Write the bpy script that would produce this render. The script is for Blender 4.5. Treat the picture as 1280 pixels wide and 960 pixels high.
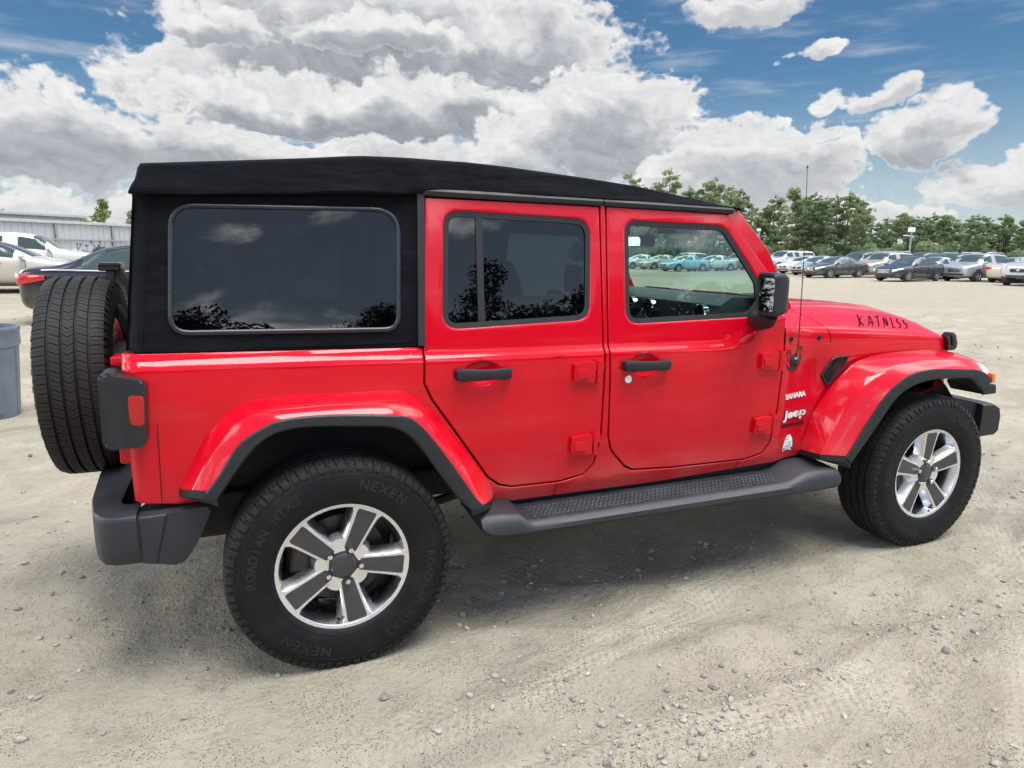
import bpy, bmesh, math, random
import numpy as np
from mathutils import Vector, Matrix

for _o in list(bpy.data.objects):
    bpy.data.objects.remove(_o)
SC = bpy.context.scene
COL = SC.collection
RAD = math.radians

# ------------------------------------------------------------------ camera
cam_d = bpy.data.cameras.new("camera")
cam = bpy.data.objects.new("camera", cam_d)
COL.objects.link(cam)
CAM_POS = Vector((-0.2995, -3.2713, 1.5187))
_yaw, _pit, _rol = 0.38236, 0.18990, 0.00695
_fwd = Vector((math.sin(_yaw) * math.cos(_pit), math.cos(_yaw) * math.cos(_pit), -math.sin(_pit)))
_rt = Vector((math.cos(_yaw), -math.sin(_yaw), 0))
_up = _rt.cross(_fwd)
_r2 = _rt * math.cos(_rol) + _up * math.sin(_rol)
_u2 = _up * math.cos(_rol) - _rt * math.sin(_rol)
_m = Matrix((_r2, _u2, -_fwd)).transposed().to_4x4()
_m.translation = CAM_POS
cam.matrix_world = _m
cam_d.sensor_width = 36.0
cam_d.lens = 36.0 * 852.89 / 1280.0
cam_d.clip_start = 0.05
cam_d.clip_end = 3000
SC.camera = cam

# ------------------------------------------------------------------ view
SC.view_settings.view_transform = 'Standard'
SC.view_settings.look = 'None'
SC.view_settings.exposure = 1.68
SC.view_settings.gamma = 1.0
SC.view_settings.use_curve_mapping = False
SC.cycles.max_bounces = 10
SC.cycles.diffuse_bounces = 3
SC.cycles.glossy_bounces = 4
SC.cycles.transparent_max_bounces = 16
SC.cycles.caustics_reflective = False
SC.cycles.caustics_refractive = False
SC.cycles.sample_clamp_indirect = 6.0

# ------------------------------------------------------------------ sun
SUN_EL, SUN_AZ = 72.0, 160.0         # azimuth from +Y towards +X: high and a little behind the camera, veiled by cloud
sun_d = bpy.data.lights.new("sun", 'SUN')
sun_d.energy = 1.5
sun_d.angle = RAD(32.0)
sun_d.color = (1.0, 0.97, 0.93)
sun = bpy.data.objects.new("sun", sun_d)
COL.objects.link(sun)
_sd = Vector((math.sin(RAD(SUN_AZ)) * math.cos(RAD(SUN_EL)), math.cos(RAD(SUN_AZ)) * math.cos(RAD(SUN_EL)), math.sin(RAD(SUN_EL))))
sun.rotation_euler = _sd.to_track_quat('Z', 'Y').to_euler()


# ------------------------------------------------------------------ node helper
class N:
    """thin wrapper: arithmetic on node sockets"""
    def __init__(s, nt, sock):
        s.nt, s.s = nt, sock

    def _m(s, op, *a, clamp=False):
        n = s.nt.nodes.new('ShaderNodeMath')
        n.operation = op
        n.use_clamp = clamp
        for i, x in enumerate((s,) + a):
            if isinstance(x, N):
                s.nt.links.new(x.s, n.inputs[i])
            else:
                n.inputs[i].default_value = x
        return N(s.nt, n.outputs[0])

    def __add__(s, o): return s._m('ADD', o)
    __radd__ = __add__
    def __mul__(s, o): return s._m('MULTIPLY', o)
    __rmul__ = __mul__
    def __sub__(s, o): return s._m('SUBTRACT', o)
    def __rsub__(s, o): return (s * -1.0) + o
    def __truediv__(s, o): return s._m('DIVIDE', o)
    def mx(s, o): return s._m('MAXIMUM', o)
    def mn(s, o): return s._m('MINIMUM', o)
    def smax(s, o, k): return s._m('SMOOTH_MAX', o, k)
    def sat(s): return s._m('ADD', 0.0, clamp=True)
    def abs(s): return s._m('ABSOLUTE')
    def pow(s, e): return s._m('POWER', e)

    def ramp(s, a, b, lo=0.0, hi=1.0):
        n = s.nt.nodes.new('ShaderNodeMapRange')
        n.interpolation_type = 'SMOOTHSTEP'
        s.nt.links.new(s.s, n.inputs[0])
        n.inputs[1].default_value, n.inputs[2].default_value = a, b
        n.inputs[3].default_value, n.inputs[4].default_value = lo, hi
        return N(s.nt, n.outputs[0])


def comb(nt, x, y, z):
    n = nt.nodes.new('ShaderNodeCombineXYZ')
    for i, v in enumerate((x, y, z)):
        if isinstance(v, N):
            nt.links.new(v.s, n.inputs[i])
        else:
            n.inputs[i].default_value = v
    return N(nt, n.outputs[0])


def sepa(nt, v):
    n = nt.nodes.new('ShaderNodeSeparateXYZ')
    nt.links.new(v.s, n.inputs[0])
    return [N(nt, o) for o in n.outputs]


def noise(nt, vec, scale, detail=2.0, rough=0.5, lac=2.0, dist=0.0, color=False):
    n = nt.nodes.new('ShaderNodeTexNoise')
    n.inputs['Scale'].default_value = scale
    n.inputs['Detail'].default_value = detail
    n.inputs['Roughness'].default_value = rough
    n.inputs['Lacunarity'].default_value = lac
    n.inputs['Distortion'].default_value = dist
    if vec is not None:
        nt.links.new(vec.s, n.inputs['Vector'])
    return N(nt, n.outputs['Color' if color else 'Fac'])


def voro(nt, vec, scale, feature='F1', rand=1.0, out='Distance', detail=0.0):
    n = nt.nodes.new('ShaderNodeTexVoronoi')
    n.feature = feature
    n.inputs['Scale'].default_value = scale
    n.inputs['Randomness'].default_value = rand
    if detail:
        n.inputs['Detail'].default_value = detail
        n.inputs['Roughness'].default_value = 0.5
        n.normalize = True
    if vec is not None:
        nt.links.new(vec.s, n.inputs['Vector'])
    return N(nt, n.outputs[out])


def cmix(nt, f, a, b, mode='MIX'):
    n = nt.nodes.new('ShaderNodeMix')
    n.data_type = 'RGBA'
    n.blend_type = mode
    for i, v in ((0, f), (6, a), (7, b)):
        if isinstance(v, N):
            nt.links.new(v.s, n.inputs[i])
        elif i == 0:
            n.inputs[0].default_value = v
        else:
            n.inputs[i].default_value = (*v, 1.0)
    return N(nt, n.outputs[2])


def texco(nt, out='Object'):
    return N(nt, nt.nodes.new('ShaderNodeTexCoord').outputs[out])


# ------------------------------------------------------------------ world: Nishita sky with cumulus
wd = bpy.data.worlds.new("World")
SC.world = wd
wd.use_nodes = True


def build_world():
    nt = wd.node_tree
    nt.nodes.clear()
    out = nt.nodes.new('ShaderNodeOutputWorld')
    sky = nt.nodes.new('ShaderNodeTexSky')
    sky.sky_type = 'NISHITA'
    sky.sun_disc = False
    sky.sun_elevation = RAD(SUN_EL)
    sky.sun_rotation = RAD(SUN_AZ)
    sky.air_density = 1.0
    sky.dust_density = 0.2
    sky.ozone_density = 4.0
    bg = nt.nodes.new('ShaderNodeBackground')
    bg.inputs[1].default_value = 0.05
    d = texco(nt, 'Generated')
    x, y, z = sepa(nt, d)
    ca, sa = math.cos(RAD(105)), math.sin(RAD(105))          # the wrap of the angle lies out of sight at the left
    az = (x * ca - y * sa)._m('ARCTAN2', x * sa + y * ca) * 57.2958 + 105.0
    el = z._m('ARCSINE') * 57.2958
    # domain warp and cauliflower noises shared by all the cloud layers
    flat = comb(nt, az * 0.16, el * 0.22, 0.0)
    w1 = noise(nt, flat, 1.0, 4.0, 0.55)
    w2 = noise(nt, comb(nt, az * 0.16 + 31.7, el * 0.22 + 5.2, 3.0), 1.0, 4.0, 0.55)
    azw = az + (w1 - 0.5) * 11.0
    elw = el + (w2 - 0.5) * 6.5
    b1 = voro(nt, comb(nt, azw * 0.34, elw * 0.50, 4.0), 1.0, detail=2.0)
    b2 = voro(nt, comb(nt, azw * 0.34 + 0.10, elw * 0.50 + 0.24, 4.0), 1.0, detail=2.0)
    b3 = voro(nt, comb(nt, azw * 1.05, elw * 1.5, 1.0), 1.0, detail=2.0)
    b4 = voro(nt, comb(nt, azw * 1.05 + 0.12, elw * 1.5 + 0.26, 1.0), 1.0, detail=2.0)
    f1 = noise(nt, comb(nt, az * 0.26, el * 0.36, 7.0), 1.0, 5.0, 0.55)
    f3 = noise(nt, comb(nt, az * 0.95, el * 1.3, 9.0), 1.0, 5.0, 0.55)
    rag = (0.42 - b1) * 1.35 + (0.42 - b3) * 0.55 + (f3 - 0.5) * 1.0 + (f1 - 0.5) * 1.9
    emb = (b2 - b1) * 0.62 + (b4 - b3) * 0.24 + (f3 - 0.5) * 0.18
    low_n = (f1 - 0.5) * 2.6 + (0.42 - b1) * 0.5

    def field(azv, elv, lst):
        D = None
        for a, e, ra, up, dn in lst:
            u = (azv - a) * (1.0 / ra)
            v = elv - e
            vv = (v.mx(0.0) * (1.0 / up)) + (v.mn(0.0) * (1.0 / dn))
            q = 1.0 - (u * u + vv * vv)
            D = q if D is None else D.smax(q, 0.15)
        return D.mx(-1.5)

    # layers from the farthest to the nearest: blobs (azimuth, elevation, half width, height above, depth below),
    # how far up the shade reaches, darkness of the underside, softness of the edge
    layers = [
        ([(-7.0, 2.6, 12.0, 1.6, 1.6), (14.0, 6.0, 18.0, 3.2, 3.5), (46.5, 2.6, 7.0, 1.6, 1.4)], 0.9, 0.30, 0.30),
        ([(9.5, 15.5, 13.0, 6.0, 4.6), (21.5, 15.0, 9.0, 5.0, 5.0), (2.0, 11.5, 9.0, 4.5, 3.0)], 2.6, 0.62, 0.22),
        ([(15.0, 10.6, 10.0, 2.4, 2.0), (4.0, 10.6, 8.0, 2.2, 1.8)], 1.5, 0.66, 0.24),
        ([(11.0, 15.6, 7.0, 1.6, 1.5), (-1.0, 15.2, 4.0, 1.4, 1.3)], 1.0, 0.55, 0.35),
        ([(-10.5, 6.9, 8.5, 4.0, 3.0), (1.0, 6.6, 9.0, 2.0, 2.2)], 1.7, 0.56, 0.20),
        ([(29.3, 9.4, 7.2, 4.8, 4.6), (22.5, 7.6, 4.5, 2.4, 2.6)], 2.2, 0.56, 0.18),
        ([(41.0, 6.6, 6.4, 3.2, 4.2), (35.0, 5.0, 4.0, 2.0, 2.4)], 1.7, 0.42, 0.18),
        ([(38.5, 17.4, 4.6, 1.3, 1.6), (43.6, 13.9, 1.3, 0.8, 0.7), (48.3, 11.0, 2.0, 1.3, 1.0), (44.8, 8.6, 1.5, 0.8, 0.7)], 0.9, 0.30, 0.42),
        ([(51.9, 7.9, 3.9, 2.4, 1.6), (57.2, 4.5, 5.0, 1.9, 1.4)], 1.2, 0.52, 0.20),
    ]
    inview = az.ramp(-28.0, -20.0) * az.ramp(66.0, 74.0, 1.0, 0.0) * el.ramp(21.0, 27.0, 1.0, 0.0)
    alpha = None
    lit = None
    for lst, reach, dark, soft in layers:
        small = max(q[2] for q in lst) < 5.5
        dens = field(azw, elw, lst) + rag * (0.75 if small else 1.0)
        al = dens.ramp(-0.14, soft + 0.14)
        up = field(azw - 0.35, elw + reach, lst)
        sh = (up + low_n * 0.8).ramp(-0.2, 0.9)
        rim = dens.ramp(-0.05, 0.38)
        l = 0.99 - sh * rim * (dark * 0.72) - rim * 0.06 + emb * (1.0 - sh * 0.35)
        if alpha is None:
            alpha, lit = al, l
        else:
            lit = lit + (l - lit) * al
            alpha = alpha.mx(al)
    lit = lit.mx(0.26).mn(1.06)
    tint = cmix(nt, inview, (0.95, 1.0, 1.0), (0.34, 0.49, 0.54))     # deeper blue towards the cloud bank, paler behind
    nt.links.new(cmix(nt, 1.0, N(nt, sky.outputs[0]), tint, 'MULTIPLY').s, bg.inputs[0])
    # the rest of the sky (behind and above the viewer): broken fair-weather cloud
    zz = z.mx(0.0) + 0.22
    pv = comb(nt, x / zz, y / zz, 1.3)
    g = noise(nt, pv, 0.9, 7.0, 0.55)
    back = y.ramp(0.15, -0.3) * z.ramp(0.75, 0.45)            # clearer, bluer sky behind the viewer
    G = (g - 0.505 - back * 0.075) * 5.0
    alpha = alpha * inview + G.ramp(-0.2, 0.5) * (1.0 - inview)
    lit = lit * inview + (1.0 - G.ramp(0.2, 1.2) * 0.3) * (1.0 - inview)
    lit = lit * (inview * 0.285 + (1.0 - inview) * 2.9)  # cloud outside the view brightened far beyond that inside, as added scene light
    low = el.ramp(0.0, 6.0, 0.3, 1.0)
    lit = lit * low + (1.0 - low) * 0.27
    ccol = cmix(nt, lit.ramp(0.07, 0.28), (0.87, 0.95, 1.08), (1.0, 1.0, 1.0))
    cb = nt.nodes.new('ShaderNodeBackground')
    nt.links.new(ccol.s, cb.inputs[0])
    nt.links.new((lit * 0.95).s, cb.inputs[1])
    mix = nt.nodes.new('ShaderNodeMixShader')
    wisp = noise(nt, comb(nt, az * 0.08, el * 0.5, 1.0), 1.0, 6.0, 0.6).ramp(0.44, 0.78) * 0.55
    haze = el.ramp(-1.0, 14.0, 0.55, 0.0)
    wisp = wisp * inview
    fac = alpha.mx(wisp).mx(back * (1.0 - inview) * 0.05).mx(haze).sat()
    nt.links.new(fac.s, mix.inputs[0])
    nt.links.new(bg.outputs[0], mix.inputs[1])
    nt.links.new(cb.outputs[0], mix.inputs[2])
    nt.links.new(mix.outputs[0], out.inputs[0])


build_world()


# ------------------------------------------------------------------ materials
def new_mat(name):
    m = bpy.data.materials.new(name)
    m.use_nodes = True
    nt = m.node_tree
    return m, nt, nt.nodes['Principled BSDF']


def setin(b, **k):
    names = dict(col='Base Color', rough='Roughness', metal='Metallic', coat='Coat Weight', crough='Coat Roughness',
                 spec='Specular IOR Level', ior='IOR', sheen='Sheen Weight', emi='Emission Color', emis='Emission Strength',
                 trans='Transmission Weight', sub='Subsurface Weight')
    for q, v in k.items():
        i = b.inputs[names[q]]
        if isinstance(v, N):
            b.id_data.links.new(v.s, i)
        elif isinstance(v, tuple):
            i.default_value = (*v, 1.0) if len(v) == 3 else v
        else:
            i.default_value = v


def bump(nt, b, h, strength=0.3, dist=0.01):
    n = nt.nodes.new('ShaderNodeBump')
    n.inputs['Strength'].default_value = strength
    n.inputs['Distance'].default_value = dist
    nt.links.new(h.s, n.inputs['Height'])
    nt.links.new(n.outputs[0], b.inputs['Normal'])


def plain(name, col, rough=0.5, metal=0.0, var=0.12, scale=14.0, grain=0.0, gscale=400.0, **k):
    """base colour with a little uneven wear, optional fine grain"""
    m, nt, b = new_mat(name)
    o = texco(nt)
    n = noise(nt, o, scale, 5.0, 0.6)
    c = cmix(nt, n.ramp(0.3, 0.7), tuple(x * (1 - var) for x in col), tuple(min(1, x * (1 + var)) for x in col))
    setin(b, col=c, rough=n.ramp(0.25, 0.75, max(0.02, rough * 0.88), min(1, rough * 1.12)), metal=metal, **k)
    if grain:
        bump(nt, b, noise(nt, o, gscale, 3.0, 0.6), grain, 0.002)
    return m


def paint_mat(name, col, flake=0.0, dust=0.0):
    m, nt, b = new_mat(name)
    o = texco(nt)
    n = noise(nt, o, 2.3, 5.0, 0.6)
    xx, yy, zz = sepa(nt, o)
    streak = noise(nt, comb(nt, xx * 1.6, yy * 2.0, zz * 14.0), 1.0, 5.0, 0.62)     # wiped-dust smears along the side
    c = cmix(nt, n.ramp(0.3, 0.75), tuple(x * 0.96 for x in col), tuple(x * 1.03 for x in col))
    dm = streak.ramp(0.45, 0.85) * dust + zz.ramp(0.72, 0.50) * n.ramp(0.3, 0.7) * dust * 4.0
    c = cmix(nt, dm.sat(), c, (0.42, 0.33, 0.26))
    b.inputs['Coat IOR'].default_value = 1.44
    setin(b, col=c, rough=0.38, metal=flake, spec=0.06, coat=0.75, crough=streak.ramp(0.4, 0.8, 0.06, 0.06 + dust * 0.9))
    return m


def glass_mat(name, tint, refl=1.0, base=0.04):
    """thin pane: tinted see-through plus a mirror reflection that grows at grazing angles"""
    m, nt, b = new_mat(name)
    nt.nodes.remove(b)
    out = nt.nodes['Material Output']
    t = nt.nodes.new('ShaderNodeBsdfTransparent')
    t.inputs[0].default_value = (*tint, 1)
    g = nt.nodes.new('ShaderNodeBsdfGlossy')
    g.inputs['Color'].default_value = (refl, refl, refl, 1)
    g.inputs['Roughness'].default_value = 0.012
    f = nt.nodes.new('ShaderNodeFresnel')
    gm = nt.nodes.new('ShaderNodeNewGeometry')      # a thin pane reflects alike from both sides
    nt.links.new((N(nt, gm.outputs['Backfacing']) * (1 / 1.52 - 1.52) + 1.52).s, f.inputs['IOR'])
    fac = (N(nt, f.outputs[0]) * 1.0 + base).sat()
    mix = nt.nodes.new('ShaderNodeMixShader')
    nt.links.new(fac.s, mix.inputs[0])
    nt.links.new(t.outputs[0], mix.inputs[1])
    nt.links.new(g.outputs[0], mix.inputs[2])
    nt.links.new(mix.outputs[0], out.inputs[0])
    return m


def fabric_mat(name, col, scale=900.0):
    m, nt, b = new_mat(name)
    o = texco(nt)
    n = noise(nt, o, 6.0, 4.0, 0.6)
    wv = noise(nt, o, scale, 2.0, 0.7)
    c = cmix(nt, n.ramp(0.3, 0.7), tuple(x * 0.8 for x in col), tuple(x * 1.25 for x in col))
    setin(b, col=c, rough=0.9, sheen=0.02, spec=0.12)
    x, y, z = sepa(nt, o)
    fold = noise(nt, comb(nt, x * 2.2, y * 2.2, z * 9.0), 1.0, 3.0, 0.55) + noise(nt, comb(nt, x * 9.0 + z * 5.0, y * 3.0, z * 3.0), 1.0, 2.0, 0.5) * 0.5
    h = wv * 0.12 + fold * 2.0
    bump(nt, b, h, 0.9, 0.016)
    return m


def rubber_mat(name, col=(0.0046, 0.0049, 0.0057)):
    m, nt, b = new_mat(name)
    o = texco(nt)
    n = noise(nt, o, 9.0, 5.0, 0.65)
    x, y, z = sepa(nt, o)
    r = (x * x + y * y + z * z)._m('SQRT')
    dusty = (n.ramp(0.45, 0.9) * 0.06 + r.ramp(0.39, 0.405) * 0.05)
    c = cmix(nt, dusty.sat(), col, (0.30, 0.26, 0.21))
    setin(b, col=c, rough=n.ramp(0.3, 0.7, 0.55, 0.75), spec=0.28)
    bump(nt, b, noise(nt, o, 160.0, 3.0, 0.6), 0.12, 0.002)
    return m


RED = (0.53, 0.0011, 0.012)
M = {}
M['paint'] = paint_mat('red_paint', RED, 0.0, 0.05)
M['seam'] = plain('seam_shadow_gap', (0.05, 0.004, 0.005), 0.7)
M['black_plastic'] = plain('textured_black_plastic', (0.0095, 0.0108, 0.013), 0.55, grain=0.25, gscale=600)
M['grey_plastic'] = plain('weathered_grey_plastic', (0.0175, 0.020, 0.0245), 0.5, var=0.2, scale=7, grain=0.3, gscale=500)
M['gloss_black'] = plain('gloss_black', (0.012, 0.012, 0.014), 0.22)
M['dark'] = plain('underbody_black', (0.012, 0.012, 0.013), 0.75)
M['rust'] = plain('dusty_steel', (0.05, 0.04, 0.03), 0.7, 0.3, var=0.4)
M['fabric'] = fabric_mat('black_top_fabric', (0.0044, 0.0048, 0.0070))
M['bead'] = plain('shiny_grey_bead', (0.016, 0.018, 0.026), 0.28)
M['seat'] = fabric_mat('dark_seat_cloth', (0.03, 0.03, 0.033), 500)
M['bag'] = fabric_mat('grey_cloth', (0.16, 0.16, 0.18), 300)
M['rubber'] = rubber_mat('tyre_rubber')
M['letter_rubber'] = plain('raised_tyre_letters', (0.0088, 0.0088, 0.0098), 0.55)
M['machined'] = plain('machined_aluminium', (0.80, 0.80, 0.80), 0.24, 0.75, var=0.02, scale=3)
M['polished'] = plain('polished_aluminium', (0.74, 0.75, 0.76), 0.26, 1.0, var=0.04, scale=20)
M['spoke_grey'] = plain('dark_grey_wheel_paint', (0.052, 0.050, 0.054), 0.42, 0.3, var=0.1, coat=0.4, crough=0.2)
M['chrome'] = plain('chrome', (0.85, 0.86, 0.88), 0.08, 1.0, var=0.03)
M['steel'] = plain('brake_steel', (0.07, 0.067, 0.065), 0.45, 0.8, var=0.25)
M['lens_red'] = plain('red_lamp_lens', (0.36, 0.003, 0.006), 0.2, coat=.4, crough=0.02)
M['lens_amber'] = plain('amber_lamp_lens', (0.75, 0.16, 0.015), 0.15, coat=1.0, crough=0.02)
M['lens_clear'] = plain('clear_lamp_lens', (0.75, 0.78, 0.8), 0.1, 0.4, coat=1.0, crough=0.02)
M['badge_silver'] = plain('silver_badge', (0.86, 0.86, 0.88), 0.3, 0.2)
M['badge_black'] = plain('black_decal', (0.012, 0.012, 0.013), 0.4)
M['sticker'] = plain('white_sticker', (0.78, 0.82, 0.84), 0.4)
M['sticker_blue'] = plain('pale_blue_print', (0.35, 0.55, 0.62), 0.4)
M['ink'] = plain('marker_ink', (0.010, 0.010, 0.035), 0.9, spec=0.0)
M['glass_dark'] = glass_mat('privacy_glass', (0.034, 0.042, 0.060), 0.95, 0.0)
M['glass_vinyl'] = glass_mat('tinted_vinyl', (0.065, 0.072, 0.095), 0.95, 0.0)
M['glass_clear'] = glass_mat('green_tint_glass', (0.66, 0.82, 0.76), 1.0, 0.015)
M['mirror'] = plain('mirror_silver', (0.85, 0.87, 0.9), 0.02, 1.0, var=0.0)
M['step_pad'] = plain('dusty_step_rubber', (0.040, 0.041, 0.047), 0.6, var=.5, scale=5)
M['dash'] = plain('dash_plastic', (0.040, 0.045, 0.050), 0.45, grain=0.2)


# ------------------------------------------------------------------ objects
def tag(o, label=None, cat=None, group=None, kind=None):
    if label: o['label'] = label
    if cat: o['category'] = cat
    if group: o['group'] = group
    if kind: o['kind'] = kind
    return o


def empty(name, loc=(0, 0, 0), rz=0.0, parent=None):
    o = bpy.data.objects.new(name, None)
    o.empty_display_size = 0.2
    COL.objects.link(o)
    o.location = loc
    o.rotation_euler = (0, 0, rz)
    if parent: o.parent = parent
    return o


def link(name, me, parent=None):
    o = bpy.data.objects.new(name, me)
    COL.objects.link(o)
    if parent: o.parent = parent
    return o


def build(name, bm, mats, parent=None, smooth=35.0, weighted=True, recalc=True):
    if recalc:
        bmesh.ops.recalc_face_normals(bm, faces=bm.faces[:])
    me = bpy.data.meshes.new(name)
    bm.to_mesh(me)
    bm.free()
    for m in (mats if isinstance(mats, (list, tuple)) else [mats]):
        me.materials.append(M[m] if isinstance(m, str) else m)
    if smooth:
        me.polygons.foreach_set('use_smooth', [True] * len(me.polygons))
        me.set_sharp_from_angle(angle=RAD(smooth))
    o = link(name, me, parent)
    if smooth and weighted:
        w = o.modifiers.new('wn', 'WEIGHTED_NORMAL')
        w.keep_sharp = True
    return o


def mesh_np(name, verts, faces, mats, parent=None, smooth=False, mi=None):
    me = bpy.data.meshes.new(name)
    me.from_pydata([tuple(v) for v in verts], [], [tuple(f) for f in faces])
    for m in (mats if isinstance(mats, (list, tuple)) else [mats]):
        me.materials.append(M[m] if isinstance(m, str) else m)
    if mi is not None:
        me.polygons.foreach_set('material_index', mi)
    if smooth:
        me.polygons.foreach_set('use_smooth', [True] * len(me.polygons))
    return link(name, me, parent)


def fillet(pts, r, seg=5):
    """round the corners of a closed polygon; r is one radius or a list"""
    out = []
    n = len(pts)
    for i in range(n):
        p = Vector(pts[i]); a = Vector(pts[i - 1]) - p; b = Vector(pts[(i + 1) % n]) - p
        ri = r[i] if isinstance(r, (list, tuple)) else r
        if ri <= 0 or a.length < 1e-6 or b.length < 1e-6:
            out.append(tuple(p)); continue
        ang = a.angle(b)
        if ang > math.pi - 0.02:
            out.append(tuple(p)); continue
        d = min(ri / math.tan(ang / 2), a.length * 0.49, b.length * 0.49)
        p0 = p + a.normalized() * d; p1 = p + b.normalized() * d
        for k in range(seg + 1):
            t = k / seg
            q = p0 * (1 - t) ** 2 + p * 2 * t * (1 - t) + p1 * t * t
            out.append(tuple(q))
    return out


def area2(p):
    return sum(p[i - 1][0] * p[i][1] - p[i][0] * p[i - 1][1] for i in range(len(p)))


def offset(pts, d):
    """grow (d > 0) or shrink a closed polygon"""
    n = len(pts); s = 1 if area2(pts) > 0 else -1
    out = []
    for i in range(n):
        a = Vector(pts[i]) - Vector(pts[i - 1]); b = Vector(pts[(i + 1) % n]) - Vector(pts[i])
        if a.length < 1e-9: a = b
        if b.length < 1e-9: b = a
        na = Vector((a.y, -a.x)).normalized() * s; nb = Vector((b.y, -b.x)).normalized() * s
        m = na + nb
        if m.length < 1e-6: m = na.copy()
        m.normalize()
        k = d / max(0.45, m.dot(na))
        out.append((pts[i][0] + m.x * k, pts[i][1] + m.y * k))
    return out


def frange(a, b, s):
    n = max(1, int(round((b - a) / s)))
    return [a + (b - a) * i / n for i in range(n + 1)]


def sheet(outline, holes, yf, thick=0.02, r=0.004, gap=0.0, xc=(), zc=(), rh=None, step=0.05, mat_i=0):
    """a body panel: an (x, z) outline with holes, laid on the side surface y = -yf(x, z), with rolled edges.
    The right side of the vehicle is -y."""
    rh = r if rh is None else rh
    bm = bmesh.new()
    loops = [offset(outline, -(gap / 2 + r))] + [offset(h, rh) for h in holes]
    es = []
    for lp in loops:
        vs = [bm.verts.new((x, 0, z)) for x, z in lp]
        for i in range(len(vs)):
            es.append(bm.edges.new((vs[i - 1], vs[i])))
    bmesh.ops.triangle_fill(bm, use_beauty=True, use_dissolve=False, edges=es, normal=(0, -1, 0))
    xs = [v.co.x for v in bm.verts]; zs = [v.co.z for v in bm.verts]
    cuts = [(1, x) for x in sorted(set(frange(min(xs), max(xs), step)[1:-1] + list(xc)))]
    cuts += [(0, z) for z in sorted(set(frange(min(zs), max(zs), step)[1:-1] + list(zc)))]
    for isx, c in cuts:
        bmesh.ops.bisect_plane(bm, geom=bm.verts[:] + bm.edges[:] + bm.faces[:], dist=1e-5,
                               plane_co=(c, 0, 0) if isx else (0, 0, c), plane_no=(1, 0, 0) if isx else (0, 0, 1))
    bmesh.ops.remove_doubles(bm, verts=bm.verts[:], dist=0.0008)
    bmesh.ops.dissolve_degenerate(bm, edges=bm.edges[:], dist=1e-5)
    rim = [e for e in bm.edges if len(e.link_faces) == 1]
    nor = {}
    for e in rim:
        f = e.link_faces[0]
        c = f.calc_center_median()
        d = e.verts[1].co - e.verts[0].co
        n = Vector((d.z, 0, -d.x))
        if n.length < 1e-9: continue
        n.normalize()
        if n.dot(e.verts[0].co - c) < 0: n = -n
        for v in e.verts:
            nor[v] = nor.get(v, Vector((0, 0, 0))) + n
    hole_v = set()
    bx0 = [(min(p[0] for p in h) - .03, max(p[0] for p in h) + .03, min(p[1] for p in h) - .03, max(p[1] for p in h) + .03) for h in holes]
    for v in nor:
        for a, b, c, d in bx0:
            if a < v.co.x < b and c < v.co.z < d: hole_v.add(v)
    for f in bm.faces: f.material_index = mat_i
    for v in bm.verts:
        v.co.y = -yf(v.co.x, v.co.z)
    bmesh.ops.recalc_face_normals(bm, faces=bm.faces[:])
    if sum(f.normal.y * f.calc_area() for f in bm.faces) > 0:
        bmesh.ops.reverse_faces(bm, faces=bm.faces[:])
    prev = {v: v for v in nor}
    base = {v: v.co.copy() for v in nor}
    steps = [(math.sin(a), 1 - math.cos(a)) for a in (RAD(30), RAD(60), RAD(90))]
    for k, (so, sd) in enumerate(steps + [(1.0, 1.0)]):
        cur = {}
        for v in nor:
            rr = rh if v in hole_v else r
            n = nor[v]
            n = n.normalized() if n.length > 1e-6 else n
            if k < 3:
                co = base[v] + n * rr * so + Vector((0, rr * sd, 0))
            else:
                co = base[v] + n * rr + Vector((0, max(thick, rr * 1.01), 0))
            cur[v] = bm.verts.new(co)
        for e in rim:
            a, b = e.verts
            if a not in prev or b not in prev: continue
            q = [prev[a], prev[b], cur[b], cur[a]]
            try:
                nf = bm.faces.new(q)
                nf.material_index = mat_i
            except ValueError:
                pass
        prev = cur
    bmesh.ops.recalc_face_normals(bm, faces=bm.faces[:])
    big = max(bm.faces, key=lambda f: abs(f.normal.y) * f.calc_area())
    if big.normal.y > 0:
        bmesh.ops.reverse_faces(bm, faces=bm.faces[:])
    return bm


def grid_loft(bm, rows, close=False, mat_i=0):
    """quads between successive rows of points (rows of equal length)"""
    vs = [[bm.verts.new(p) for p in r] for r in rows]
    n = len(rows[0])
    for i in range(len(rows) - 1):
        for j in range(n if close else n - 1):
            k = (j + 1) % n
            try:
                f = bm.faces.new((vs[i][j], vs[i][k], vs[i + 1][k], vs[i + 1][j]))
                f.material_index = mat_i
            except ValueError:
                pass
    return vs


def cap(bm, ring):
    try:
        bm.faces.new(ring)
    except ValueError:
        pass


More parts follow.
